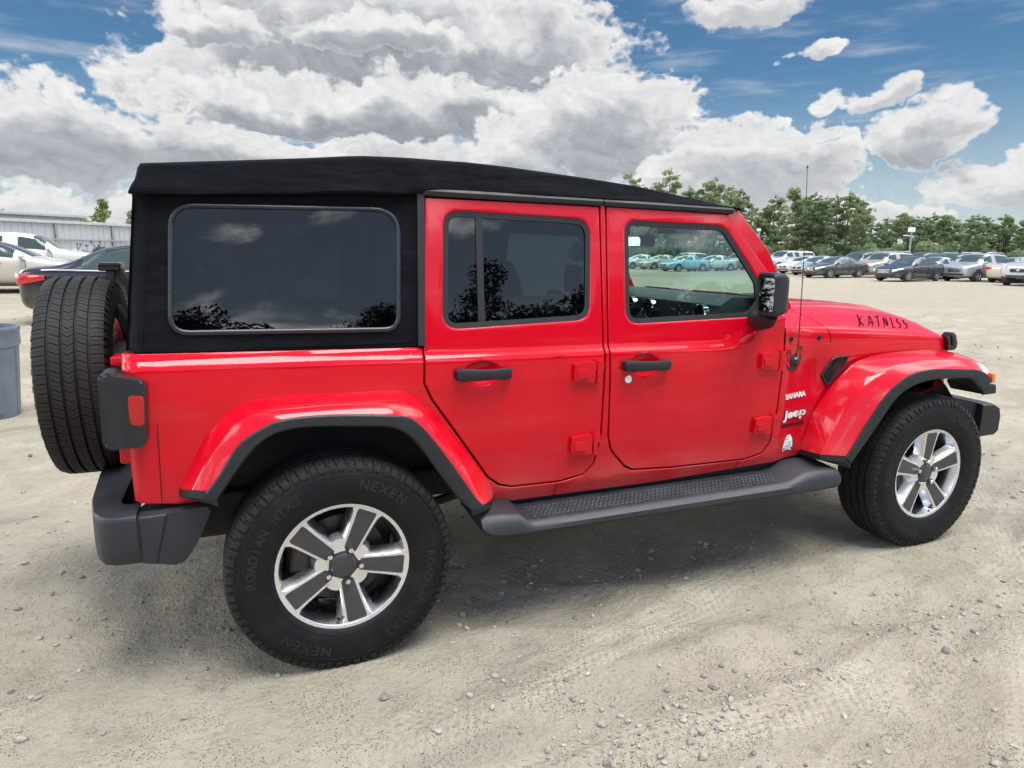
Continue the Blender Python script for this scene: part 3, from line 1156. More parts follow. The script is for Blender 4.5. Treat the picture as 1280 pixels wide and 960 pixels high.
rbox(bm, (-.60, 0, .57), (.10, 1.3, .14), .01)
rbox(bm, (-.50, -.62, .60), (.25, .10, .12), .02)
for s in (-1, 1):
    rbox(bm, (-.64, s * .765, .585), (.12, .10, .11), .005)
build('bumper_beam', bm, 'dark', rb)

# --- wheel-arch flares
def flare(A, R, B, C, name, yA, yR=.900, yB=.936, yC=.939, n=44):
    a = catmull([(x, -yA(x, z), z) for x, z in A], n); r = catmull([(x, -yR, z) for x, z in R], n)
    b = catmull([(x, -yB, z) for x, z in B], n); c = catmull([(x, -yC, z) for x, z in C], n)
    rows = []
    for t in (0, .15, .4, .7, .9, 1.0):
        rows.append([a[i].lerp(r[i], t) + Vector((0, -.005 * math.sin(t * math.pi), .003 * math.sin(t * math.pi))) for i in range(n)])
    for t in (.12, .35, .7, .95, 1.0):
        rows.append([r[i].lerp(b[i], t) + Vector((0, -.003 * math.sin(t * math.pi), .001 * math.sin(t * math.pi))) for i in range(n)])
    hem = [Vector((p.x, p.y + .02, p.z)) for p in b]
    rows.append(hem)
    bm = bmesh.new()
    vs = grid_loft(bm, rows)
    for end in (0, -1):                      # close the feet
        ring = [q[end] for q in vs]
        cap(bm, ring)
    f = build(name, bm, 'paint', JEEP, smooth=40)
    # black lip
    bm = bmesh.new()
    ctr = Vector((sum(p.x for p in c) / n, 0, min(p.z for p in c)))
    rows = [[p + Vector((0, .012, 0)) for p in b], [p + Vector((0, -.006, 0)) for p in b], [b[i].lerp(c[i], .12) + Vector((0, -.011, 0)) for i in range(n)],
            [b[i].lerp(c[i], .85) + Vector((0, -.011, 0)) for i in range(n)], [c[i] + Vector((0, -.004, 0)) for i in range(n)],
            [c[i] + Vector((0, .02, 0)) for i in range(n)], [c[i] + Vector((0, .15, .015)) for i in range(n)]]
    vs = grid_loft(bm, rows)
    for end in (0, -1):
        cap(bm, [q[end] for q in vs])
    for end, dz in ((0, -.022), (-1, -.022)):        # the lip turns in under each foot of the flare
        q = [a[end], r[end], b[end], c[end]]
        q = [Vector((p.x, p.y, p.z)) for p in q]
        t_ = [bm.verts.new(p + Vector((0, -.004, .007))) for p in q]
        u_ = [bm.verts.new(p + Vector((0, -.003, dz))) for p in q]
        for i in range(4):
            bm.faces.new((t_[i], t_[(i + 1) % 4], u_[(i + 1) % 4], u_[i]))
        bm.faces.new(t_); bm.faces.new(u_[::-1])
    build('flare_lip', bm, 'black_plastic', f, smooth=40)
    return f


RF_A = [(-.524, .716), (-.478, .806), (-.413, .915), (-.313, .999), (-.155, 1.021), (.068, 1.017), (.244, 1.011), (.295, .983), (.378, .912), (.447, .83), (.533, .712), (.593, .623), (.622, .563), (.626, .530)]
RF_R = [(-.478, .742), (-.414, .854), (-.35, .935), (-.316, .964), (-.24, .992), (-.058, 1.000), (.162, .990), (.22, .980), (.296, .953), (.334, .911), (.394, .826), (.456, .741), (.504, .663), (.560, .563)]
RF_B = [(-.435, .744), (-.39, .801), (-.321, .9), (-.236, .952), (-.192, .967), (-.107, .974), (.017, .970), (.211, .950), (.275, .918), (.339, .841), (.405, .745), (.47, .643), (.498, .600), (.530, .568)]
RF_C = [(-.401, .717), (-.35, .787), (-.299, .854), (-.239, .908), (-.169, .932), (-.065, .934), (.117, .918), (.19, .905), (.259, .854), (.355, .714), (.425, .611), (.476, .558)]
rear_flare = flare(RF_A, RF_R, RF_B, RF_C, 'rear_flare', lambda x, z: hw(x, z) + .001)

FF_A = [(2.262, .560), (2.296, .66), (2.332, .755), (2.425, .878), (2.50, .945), (2.585, .990), (2.76, 1.016), (3.0, 1.020), (3.24, 1.014), (3.40, .985), (3.455, .945), (3.48, .905)]
FF_R = [(2.262, .568), (2.36, .70), (2.45, .83), (2.54, .915), (2.62, .955), (2.72, .985), (2.85, 1.000), (3.0, 1.002), (3.18, .992), (3.31, .968), (3.385, .935), (3.42, .895)]
FF_B = [(2.372, .563), (2.43, .64), (2.484, .718), (2.591, .849), (2.678, .914), (2.771, .950), (2.909, .963), (3.10, .953), (3.225, .942), (3.30, .918), (3.345, .885)]
FF_C = [(2.406, .528), (2.46, .592), (2.527, .67), (2.654, .824), (2.759, .884), (2.879, .908), (3.04, .908), (3.18, .898), (3.235, .862), (3.295, .820)]
_ya = lambda x, z: interp(x, [2.26, 2.5, 2.6, 3.2, 3.36, 3.48], [hw(2.26, .6) + .002, .770, .756, .690, .70, .76])
front_flare = flare(FF_A, FF_R, FF_B, FF_C, 'front_flare', _ya, yR=.885)
bm = bmesh.new()         # front end of the flare: side marker and dark tip
prism(bm, fillet([(3.352, .916), (3.374, .910), (3.382, .866), (3.356, .864)], .006, 3), -.942, -.80, .004)
build('side_marker', bm, 'lens_amber', front_flare)
bm = bmesh.new()
prism(bm, fillet([(3.255, .862), (3.385, .856), (3.396, .806), (3.302, .806)], .008, 3), -.947, -.76, .006)
build('flare_tip', bm, 'black_plastic', front_flare)

# vent behind the front wheel
bm = bmesh.new()
VENT = fillet([(2.373, .930), (2.426, 1.010), (2.452, 1.024), (2.552, 1.024), (2.516, .963), (2.412, .872)], .010, 3)
VI = offset(VENT, -.012)
rows = [[(x, -hw(x, z) + d, z) for x, z in lp] for lp, d in ((VENT, .006), (VENT, -.006), (offset(VENT, -.003), -.009), (VI, -.007), (VI, -.001))]
grid_loft(bm, rows, True)
f = bm.faces.new([bm.verts.new((x, -hw(x, z) - .0012, z)) for x, z in VI])
for k in range(14):
    for q in range(9):
        u, v = (k + .5) / 14, (q + .5 * (k % 2) + .3) / 9.5
        a = Vector((2.395, .93)); b_ = Vector((2.412, .885)); c_ = Vector((2.535, 1.015)); d_ = Vector((2.455, 1.01))
        p0 = a.lerp(d_, u); p1 = b_.lerp(c_, u)
        p = p0.lerp(p1, v)
        rbox(bm, (p.x, -hw(p.x, p.y) - .002, p.y), (.006, .008, .004), 0, rot=Matrix.Rotation(RAD(-55), 4, 'Y'))
build('fender_vent', bm, 'black_plastic', JEEP, weighted=False)

# hood latch
bm = bmesh.new()
y0 = -hw(3.35, 1.05)
prism(bm, fillet([(3.322, 1.080), (3.345, 1.100), (3.366, 1.104), (3.384, 1.088), (3.408, 1.030), (3.392, 1.006), (3.345, 1.004), (3.332, 1.02)], .01, 4), y0 + .02, y0 - .026, .008, 3)
prism(bm, fillet([(3.345, 1.09), (3.366, 1.096), (3.388, 1.035), (3.36, 1.03)], .008, 3), y0 - .022, y0 - .034, .005)
build('hood_latch', bm, 'gloss_black', JEEP)

# grille, headlights, front bumper
bm = bmesh.new()
GP = [(y, z) for y, z in fillet([(-.665, .80), (-.665, 1.045), (-.60, 1.062), (.60, 1.062), (.665, 1.045), (.665, .80), (.5, .70), (-.5, .70)], .02, 3)]
rows = [[(x, y * k, z) for y, z in GP] for x, k in ((3.30, 1.0), (3.375, 1.0), (3.392, .985))]
vs = grid_loft(bm, rows, True)
cap(bm, vs[-1])
gr = build('grille', bm, 'paint', JEEP)
bm = bmesh.new()
for k in range(7):
    prism(bm, fillet([(-.5, .0), (.5, .0)], 0) if False else [(3.388, .74), (3.3945, .74), (3.3945, 1.02), (3.388, 1.02)], -.29 + k * .083, -.29 + k * .083 + .055, 0)
build('grille_slot', bm, 'gloss_black', gr)
for s in (-1, 1):
    bm = bmesh.new()
    lathe(bm, [(0, .098), (.016, .098), (.022, .09), (.030, .05), (.032, 0)], 28, 'X', (3.385, s * .46, .935))
    build('headlight', bm, 'lens_clear', JEEP)
bm = bmesh.new()
sec = [(3.50, .72), (3.60, .715), (3.655, .69), (3.672, .64), (3.668, .55), (3.64, .53), (3.50, .525)]
rows = []
for y in (-.835, -.825, -.78, -.5, 0, .5, .78, .825, .835):
    k = .90 if abs(y) > .83 else .97 if abs(y) > .82 else 1
    sw = (.0 if abs(y) < .55 else (abs(y) - .55) * .10)
    rows.append([(3.58 + (x - 3.58) * k - sw, y, .62 + (z - .62) * k) for x, z in sec])
vs = grid_loft(bm, rows, True)
cap(bm, vs[0]); cap(bm, vs[-1])
fb = build('front_bumper', bm, 'black_plastic', JEEP)
bm = bmesh.new()      # sloping end wing behind the bumper, lit from above
prism(bm, fillet([(3.13, .790), (3.20, .780), (3.50, .712), (3.56, .70), (3.56, .53), (3.44, .53), (3.28, .64)], .02, 3), -.80, -.74, .012)
build('bumper_wing', bm, 'black_plastic', fb)

# --- running board
bm = bmesh.new()
rows = []
def board_sec(x, up, tp):
    return [(x, -.66, .495 + up * .3), (x, -.765, .482 + up), (x, -.80, .4785 + up), (x, -.905, .473 + up * .9), (x, -.928, .468 + up * .8), (x, -.945, .452 + up * .5), (x, -.947, .436 + tp),
            (x, -.935, .424 + tp), (x, -.90, .418 + tp), (x, -.78, .430 + tp), (x, -.66, .440 + tp)]
for x, up, tp, sh in ((.520, .046, .040, .05), (.545, .050, .016, .045), (.60, .048, .004, .03), (.68, .040, .0, .01), (.715, .008, 0, 0), (.74, 0, 0, 0), (1.0, 0, -.002, 0), (1.4, 0, -.004, 0), (1.8, 0, -.007, 0), (2.03, 0, -.010, 0),
                      (2.07, .006, -.010, 0), (2.14, .034, -.010, 0), (2.22, .040, -.010, 0), (2.335, .036, -.008, 0), (2.350, .030, .005, 0)):
    s_ = board_sec(x, up, tp)
    rows.append([(px_ + (sh * (.5 - z) * 2 if sh else 0) * 1.0, y, z) for px_, y, z in s_])
vs = grid_loft(bm, rows, True)
cap(bm, vs[0]); cap(bm, vs[-1])
board = build('running_board', bm, 'grey_plastic', JEEP, smooth=40)
bm = bmesh.new()
for i in range(60):
    for j in range(7):
        x = .757 + i * .0214 + (j % 2) * .0107; y = -.806 - j * .0152
        if x > 2.035 - (j) * .006: continue
        z = .4785 - (abs(y) - .80) / .105 * .0055 if abs(y) > .8 else .4785
        rbox(bm, (x, y, z + .0018), (.0165, .0072, .007), .0015, 1, rot=Matrix.Rotation(RAD(34 if j % 2 else -34), 4, 'Z'))
build('tread_pad', bm, 'step_pad', board, weighted=False)
bm = bmesh.new()
for x in (.80, 1.45, 2.0):
    bm = bmesh.new()
    rbox(bm, (x, -.60, .46), (.08, .24, .03), .006)
    build('step_bracket', bm, 'dark', board)

# --- door mirror
bm = bmesh.new()
secs = []
for dx, k, dz in ((0, .90, 0), (.008, .99, 0), (.03, 1.0, 0), (.06, .96, .0), (.080, .86, .0), (.090, .70, .0)):
    pts = fillet([(-.060 * k, -.088 * k), (.060 * k, -.088 * k), (.060 * k, .10 * k), (-.060 * k, .10 * k)], .028 * k, 4)
    secs.append([(1.800 + dx, -.945 - q[0], 1.345 + q[1]) for q in pts])
vs = grid_loft(bm, secs, True)
cap(bm, vs[-1])
inner = [(1.810, y * .90 + -.945 * .10 + .0, 1.345 + (z - 1.345) * .88) for x, y, z in secs[0]]
iv = [bm.verts.new(p) for p in inner]
for i in range(len(iv)):
    bm.faces.new((vs[0][i], vs[0][(i + 1) % len(iv)], iv[(i + 1) % len(iv)], iv[i]))
cap(bm, iv)
tube(bm, [(1.93, -.765, 1.225), (1.88, -.84, 1.225), (1.855, -.91, 1.235), (1.845, -.94, 1.265)], [.05, .042, .038, .034], 12)
rbox(bm, (1.955, -.775, 1.240), (.09, .035, .09), .012)
mir = build('wing_mirror', bm, 'black_plastic', JEEP, smooth=50)
bm = bmesh.new()
bm.faces.new([bm.verts.new((1.8085, y * .86 - .945 * .14, 1.345 + (z - 1.345) * .84)) for x, y, z in secs[0]])
build('mirror_glass', bm, 'mirror', mir, smooth=0)

# --- aerial with its base and island decal
bm = bmesh.new()
yb = -hw(2.15, 1.03)
tube(bm, [(2.150, yb - .012, 1.030), (2.158, yb - .016, 1.10), (2.150, yb - .012, 1.5), (2.132, yb - .004, 1.912)], [.0038, .0030, .0022, .0016], 6)
tube(bm, [(2.150, yb - .012, 1.020), (2.152, yb - .013, 1.06)], .0055, 8)
lathe(bm, [(-.002, .005), (.006, .004), (.012, .0)], 6, 'Z', (2.132, yb - .004, 1.906))
an = build('aerial', bm, 'steel', JEEP)
bm = bmesh.new()
lathe(bm, [(0, .031), (-.010, .030), (-.016, .022), (-.020, .016), (-.026, .012), (-.026, 0)], 24, 'Y', (2.148, yb, 1.022))
build('aerial_base', bm, 'gloss_black', an)
bm = bmesh.new()
def flat(pts, d=.0012):
    bm.faces.new([bm.verts.new((x, -hw(x, z) - d, z)) for x, z in pts])
for (cx_, cz_, s_) in ((2.100, 1.066, 1), (2.203, 1.080, -1)):          # two palms
    flat([(cx_ - .003, cz_ - .045), (cx_ + .003, cz_ - .045), (cx_ + .004 * s_ + .003, cz_), (cx_ + .004 * s_ - .003, cz_)])
    for a in (10, 60, 115, 165, 205, -30):
        L = .026
        d = Vector((math.cos(RAD(a)), math.sin(RAD(a)))); q = Vector((-d.y, d.x))
        p0 = Vector((cx_ + .004 * s_, cz_)); p1 = p0 + d * L * .55 + q * .0028; p2 = p0 + d * L + Vector((0, -.009)); p3 = p0 + d * L * .5 - q * .0022
        flat([tuple(p0), tuple(p1), tuple(p2), tuple(p3)], .0012 + a * 1e-6)
for k in range(15):                                                # curved shore line and waves under the base
    a = RAD(195 + k * 10); b_ = RAD(205 + k * 10)
    c0 = Vector((2.150, 1.030))
    flat([(c0.x + math.cos(a) * .062, c0.y + math.sin(a) * .062), (c0.x + math.cos(b_) * .062, c0.y + math.sin(b_) * .062),
          (c0.x + math.cos(b_) * .056, c0.y + math.sin(b_) * .056), (c0.x + math.cos(a) * .056, c0.y + math.sin(a) * .056)], .0013 + k * 2e-5)
for k in range(5):
    x = 2.112 + k * .018
    z = 0.990 - .006 * (2 - abs(k - 2))
    flat([(x - .011, z), (x, z + .010), (x + .011, z), (x + .006, z - .007), (x - .006, z - .007)], .0016 + k * 1e-5)
flat([(2.186, 1.040), (2.218, 1.046), (2.205, 1.034), (2.216, 1.022), (2.184, 1.026)], .0017)
build('decal', bm, 'badge_black', JEEP, smooth=0, recalc=False)

# --- badges
def badge(name, txt, x0, z0, w, h, mat, fat=0.0, shear=0.0, depth=.0025, slope=0.0, back=None, sp=1.0):
    vs, fs = text_mesh(txt, 1.0, .5, fat, shear, sp)
    xs = [v.x for v in vs]; ys = [v.y for v in vs]
    mx, Mx, my, My = min(xs), max(xs), min(ys), max(ys)
    bm = bmesh.new()
    def put(v, g=0.0, d=depth):
        x = x0 + (v.x - mx) / (Mx - mx) * w
        z = z0 + (v.y - my) / (My - my) * h + (x - x0) * slope
        return Vector((x, -hw(x, z) - (d if v.z > 0 else -.002), z))
    add_mesh(bm, vs, fs, put)
    o = build(name, bm, mat, JEEP, smooth=0)
    if back:
        vs, fs = text_mesh(txt, 1.0, .5, fat + .035, shear, sp)
        bm = bmesh.new()
        add_mesh(bm, vs, fs, lambda v: put(v, 0, depth * .45))
        build('badge_edge', bm, back, o, smooth=0)
    return o


badge('trim_badge', 'SAHARA', 2.108, .835, .160, .026, 'badge_silver', .03, .0, .004, .02)
badge('maker_badge', 'Jeep', 2.104, .722, .168, .056, 'badge_silver', .03, .0, .006, .05, back='badge_black')
badge('model_badge', 'WRANGLER', 2.102, .694, .172, .017, 'badge_black', .02, .0, .003, .015)
bm = bmesh.new()      # dark specks of foliage print over the maker badge
_r = random.Random(3)
for k in range(7):
    x = 2.20 + _r.random() * .066; z = .735 + (x - 2.104) * .05 + _r.random() * .036
    a = _r.random() * 6.28; s_ = .004 + _r.random() * .005
    bm.faces.new([bm.verts.new((x + math.cos(a + q) * s_ * e, -hw(x, z) - .0066 - k * 1e-5, z + math.sin(a + q) * s_ * e)) for q, e in ((0, 1), (1.5, .45), (3.1, 1), (4.6, .45))])
build('badge_print', bm, 'badge_black', JEEP, smooth=0, recalc=False)
bm = bmesh.new()      # round-shouldered white sticker with a small front view of a truck on it
ST = fillet([(2.138, .566), (2.154, .573), (2.186, .574), (2.206, .566), (2.212, .592), (2.204, .628), (2.188, .650), (2.162, .650), (2.148, .628), (2.136, .592)], .006, 3)
bm.faces.new([bm.verts.new((x, -hw(x, z) - .0012, z)) for x, z in ST])
st = build('sticker', bm, 'sticker', JEEP, smooth=0, recalc=False)
bm = bmesh.new()
for (x0, x1, z0, z1, m) in ((2.158, 2.192, .624, .632, 1), (2.152, 2.198, .604, .618, 0), (2.150, 2.202, .590, .600, 0), (2.143, 2.152, .574, .586, 1), (2.200, 2.208, .574, .586, 1), (2.156, 2.196, .579, .585, 0), (2.166, 2.184, .639, .643, 1)):
    f = bm.faces.new([bm.verts.new((x, -hw(x, z) - .0020, z)) for x, z in ((x0, z0), (x1, z0), (x1, z1), (x0, z1))])
    f.material_index = m
build('sticker_print', bm, ['sticker_blue', 'badge_black'], st, smooth=0, recalc=False)


# ------------------------------------------------------------------ wheels (axis along y, outer face towards -y)
def tyre_bm():
    bm = bmesh.new()
    half = [(-.104, .236), (-.113, .243), (-.119, .256), (-.1255, .285), (-.1285, .315), (-.1275, .343), (-.1215, .368), (-.113, .384), (-.104, .3935), (-.085, .3950), (-.04, .3955)]
    prof = half + [(0, .3955)] + [(-t, r) for t, r in half[::-1]]
    lathe(bm, prof, 120, 'Y')
    # protector ribs on the wall
    for r0, w in ((.258, .0018), (.352, .0022)):
        yy = -interp(r0, [.243, .256, .285, .315, .343, .368], [.113, .119, .1255, .1285, .1275, .1215])
        lathe(bm, [(yy + .001, r0 - w), (yy - .0012, r0 - w * .5), (yy - .0012, r0 + w * .5), (yy + .001, r0 + w)], 120, 'Y')
    NP = 74
    ribs = [(-.1125, -.0715, .0040, .10), (-.0605, -.0275, 0, -.40), (-.0170, .0170, 0, .36), (.0275, .0605, 0, -.40), (.0715, .1125, .0040, .10)]
    p = 2 * math.pi / NP

    def pt(a, y, r):
        return (r * math.cos(a), y, r * math.sin(a))
    for ri, (y0, y1, dr, sl) in enumerate(ribs):
        for k in range(NP):
            for s0, s1 in ((.05, .50), (.535, .95)):
                rows = []
                ys = (y0, (y0 + y1) / 2, y1)
                a_ = []
                for y in ys:
                    sk = sl * (y - y0) / (y1 - y0) if ri != 2 else sl * abs((y - (y0 + y1) / 2)) / ((y1 - y0) / 2)
                    a_.append(((k + s0 + sk + .5 * (ri % 2)) * p, (k + s1 + sk + .5 * (ri % 2)) * p))
                def rad(y):
                    return .4072 - (.0105 * max(0, (abs(y) - .085) / .0275) ** 1.6) - .0012 * (abs(y) / .1) ** 2
                topv = [[bm.verts.new(pt(a, y, rad(y))) for y, (a, b) in zip(ys, a_)], [bm.verts.new(pt(b, y, rad(y))) for y, (a, b) in zip(ys, a_)]]
                botv = [[bm.verts.new(pt(a, y, rad(y) - .013)) for y, (a, b) in zip(ys, a_)], [bm.verts.new(pt(b, y, rad(y) - .013)) for y, (a, b) in zip(ys, a_)]]
                for i in range(2):
                    bm.faces.new((topv[0][i], topv[0][i + 1], topv[1][i + 1], topv[1][i]))
                    for q in (0, 1):
                        bm.faces.new((topv[q][i], topv[q][i + 1], botv[q][i + 1], botv[q][i]))
                for i in (0, 2):
                    bm.faces.new((topv[0][i], topv[1][i], botv[1][i], botv[0][i]))
    # shoulder lugs running down onto the wall
    for sgn in (-1, 1):
        for k in range(NP):
            a0, a1 = (k + .08) * p, (k + (.60 if k % 2 else .80)) * p
            q = [(.1135, .3965), (.1195, .383), (.1245, .366 if k % 2 else .372)]
            va = [bm.verts.new(pt(a0, sgn * y, r)) for y, r in q]; vb = [bm.verts.new(pt(a1, sgn * y, r)) for y, r in q]
            wa = [bm.verts.new(pt(a0, sgn * (y - .006), r - .003)) for y, r in q]; wb = [bm.verts.new(pt(a1, sgn * (y - .006), r - .003)) for y, r in q]
            for i in range(2):
                bm.faces.new((va[i], va[i + 1], vb[i + 1], vb[i]))
                bm.faces.new((va[i], va[i + 1], wa[i + 1], wa[i])); bm.faces.new((vb[i], vb[i + 1], wb[i + 1], wb[i]))
            bm.faces.new((va[2], vb[2], wb[2], wa[2])); bm.faces.new((va[0], vb[0], wb[0], wa[0]))
    # raised lettering on both walls
    def arc_text(txt, a_mid, r0, h, sgn, spread):
        n = len(txt)
        for i, ch in enumerate(txt):
            if ch == ' ': continue
            vs, fs = text_mesh(ch, 1.0, .5, .02)
            xs = [v.x for v in vs]; ys = [v.y for v in vs]
            cx = (min(xs) + max(xs)) / 2
            am = a_mid - (i - (n - 1) / 2) * spread
            def fn(v):
                r = r0 + v.y / .73 * h
                a = am - (v.x - cx) / .73 * h * .95 / r0
                yy = interp(r, [.243, .256, .285, .315, .343, .368, .384], [.113, .119, .1255, .1285, .1275, .1215, .113])
                return Vector((r * math.cos(a), -(yy + (.0013 if v.z > 0 else -.002)), r * math.sin(a)))
            add_mesh(bm, vs, fs, fn, 1)
    arc_text('NEXEN', RAD(62), .303, .036, 1, .118)
    arc_text('NEXEN', RAD(242), .303, .036, 1, .118)
    arc_text('ROADIAN HTX2', RAD(150), .303, .032, 1, .100)
    arc_text('ROADIAN HTX2', RAD(330), .303, .032, 1, .100)
    return bm


RIM_R = .2455


def rim_bm():
    bm = bmesh.new()
    # lip and barrel
    lathe(bm, [(-.098, .2485), (-.1065, .2478), (-.1085, .2445), (-.1080, .2330), (-.104, .2262), (-.088, .2215), (-.055, .2140), (.0, .2080), (.06, .2080), (.10, .228), (.105, .245)], 96, 'Y', mat_i=0)
    for f in bm.faces:
        c_ = f.calc_center_median()
        if math.hypot(c_.x, c_.z) < .2255 and c_.y > -.104: f.material_index = 2
    for k in range(5):
        rot = Matrix.Rotation(-2 * math.pi * k / 5, 4, 'Y')
        # spoke: machined outline, polished flanks that widen towards the back; u = radial (x), v = tangential (z)
        st = [(.046, .030, -.084), (.075, .0325, -.088), (.12, .0365, -.0935), (.17, .0415, -.0985), (.205, .0470, -.1020), (.222, .0600, -.1035), (.236, .088, -.1045)]
        rows = []
        for u, w, y in st:
            back = y + interp(u, [.046, .12, .236], [.052, .045, .040])
            wb = w + interp(u, [.046, .236], [.004, .012])
            rows.append([(u, back, -wb - .012), (u, y + .020, -w - .011), (u, y + .003, -w - .002), (u, y, -w + .001), (u, y, w - .001), (u, y + .003, w + .002), (u, y + .020, w + .011), (u, back, wb + .012)])
        rows = [[rot @ Vector(p) for p in r] for r in rows]
        vs = grid_loft(bm, rows)
        for i in range(len(rows) - 1):
            for j in (0, 1, 5, 6):
                for f in set(vs[i][j].link_faces) & set(vs[i][j + 1].link_faces) & set(vs[i + 1][j].link_faces): f.material_index = 2
        # web between spokes at the hub
        a = 2 * math.pi * (k + .5) / 5
        c = Vector((.055 * math.cos(a), -.080, .055 * math.sin(a)))
    lathe(bm, [(-.04, .070), (-.078, .068), (-.0855, .062), (-.0865, .045), (-.0865, 0)], 40, 'Y', mat_i=1)
    # corner webs that round the inner end of each window
    for k in range(5):
        a = 2 * math.pi * (k + .5) / 5
        rot = Matrix.Rotation(-a, 4, 'Y')
        pts = [(.052, -.020), (.094, -.027), (.100, -.014), (.102, 0), (.100, .014), (.094, .027), (.052, .020)]
        f = [bm.verts.new(rot @ Vector((u, -.0875, v))) for u, v in pts]
        g = [bm.verts.new(rot @ Vector((u + .012, -.045, v))) for u, v in pts]
        bm.faces.new(f)
        for i in range(6):
            bm.faces.new((f[i], f[i + 1], g[i + 1], g[i]))
        # rounded outer corners of the window
        for sg in (-1, 1):
            p2 = [(.232, sg * .105), (.2275, sg * .090), (.2205, sg * .0775), (.212, sg * .0735)]
    return bm


def inlay_bm():
    bm = bmesh.new()
    rows = []
    st = [(.040, .0215), (.075, .0245), (.12, .0285), (.17, .0325), (.205, .0365), (.2165, .0360), (.2205, .032)]
    ys = [(.046, -.084), (.075, -.088), (.12, -.0935), (.17, -.0985), (.212, -.1025), (.236, -.1045)]
    for u, w in st:
        y = interp(u, [q[0] for q in ys], [q[1] for q in ys])
        rows.append([(u, y + .001, -w), (u, y - .0012, -w + .0012), (u, y - .0012, w - .0012), (u, y + .001, w)])
    vs = grid_loft(bm, rows)
    return bm


def nut_bm():
    bm = bmesh.new()
    lathe(bm, [(-.080, .0150), (-.088, .0150), (-.0885, .0125), (-.086, .0115)], 18, 'Y', mat_i=1)
    lathe(bm, [(-.080, .0108), (-.106, .0104), (-.1085, .0085), (-.1095, 0)], 6, 'Y')
    return bm


_t = build('tyre', tyre_bm(), ['rubber', 'letter_rubber'], None, smooth=32, weighted=False)
_r0 = build('rim', rim_bm(), ['machined', 'spoke_grey', 'polished'], None, smooth=38)
_in = build('spoke_inlay', inlay_bm(), 'spoke_grey', None)
_nt = build('lug_nut', nut_bm(), ['chrome', 'gloss_black'], None, smooth=30)
bm = bmesh.new()
lathe(bm, [(-.080, .046), (-.0895, .045), (-.0935, .038), (-.0945, .034), (-.0935, .0325), (-.0955, .028), (-.0965, 0)], 40, 'Y')
_hc = build('hub_cap', bm, 'spoke_grey', None)
bm = bmesh.new()
lathe(bm, [(-.045, .0), (-.045, .075), (-.030, .085), (-.012, .088), (-.012, .165), (.012, .165), (.012, 0)], 48, 'Y')
for k in range(40):
    a = k * 2 * math.pi / 40
rbox(bm, (-.148, 0, .035), (.075, .10, .16), .015, mat_i=1)
rbox(bm, (.0, .06, 0), (.40, .03, .40), .15, 3, mat_i=2)
_bd = build('brake_disc', bm, ['steel', 'rust', 'dark'], None)
bm = bmesh.new()
tube(bm, [(.0, -.085, -.2125), (.002, -.104, -.2065)], .0048, 8)
_vs = build('valve', bm, 'gloss_black', None)
_protos = [(_t, 0), (_r0, 0), (_hc, 0), (_bd, 0), (_vs, 0)]


def make_wheel(first, loc, rot, phase, disc=True):
    w = empty('wheel', loc, 0, JEEP)
    w.rotation_euler = rot
    for o, _ in _protos:
        if o is _bd and not disc: continue
        c = o if first else o.copy()
        if not first: COL.objects.link(c)
        c.parent = w
        if o is not _t: c.rotation_euler = (0, -RAD(phase), 0)
    for k in range(5):
        for o, rr in ((_in, 0), (_nt, .0635)):
            c = o if (first and k == 0) else o.copy()
            if not (first and k == 0): COL.objects.link(c)
            c.parent = w
            a = RAD(phase + 72 * k)
            c.rotation_euler = (0, -a, 0)
            if rr: c.location = (rr * math.cos(a), 0, rr * math.sin(a))
    return w


make_wheel(True, (0, -YW, ZH), (0, 0, 0), -7)
make_wheel(False, (WB, -YW, ZH), (0, 0, 0), 18)
make_wheel(False, (0, YW, ZH), (0, 0, math.pi), 30)
make_wheel(False, (WB, YW, ZH), (0, 0, math.pi), 50)
sp = make_wheel(False, (-.885, 0.0, 1.005), (0, 0, -math.pi / 2), 10, disc=False)
sp.name = 'spare_wheel'

# spare carrier and high brake lamp
bm = bmesh.new()
lathe(bm, [(-.06, 0), (-.06, .12), (.11, .16), (.11, 0)], 24, 'X', (-.79, 0, 1.005))
cx = [(-.70, 1.10), (-.745, 1.24), (-.775, 1.30), (-.783, 1.36), (-.770, 1.44)]
rows = []
for x, z in cx:
    rows.append([(x - .016, -.045, z), (x + .014, -.055, z), (x + .014, .055, z), (x - .016, .045, z)])
vs = grid_loft(bm, rows, True); cap(bm, vs[0]); cap(bm, vs[-1])
prism(bm, fillet([(-.700, 1.33), (-.712, 1.40), (-.745, 1.46), (-.76, 1.44), (-.72, 1.36), (-.718, 1.26), (-.69, 1.20)], .01, 2), -.05, .05, .006)
build('spare_carrier', bm, 'black_plastic', JEEP)
bm = bmesh.new()
rbox(bm, (-.772, 0, 1.452), (.082, .13, .034), .008)
bl = build('high_brake_light', bm, 'gloss_black', JEEP)
bm = bmesh.new()
rbox(bm, (-.812, 0, 1.452), (.006, .11, .022), .002)
build('lens', bm, 'lens_red', bl)

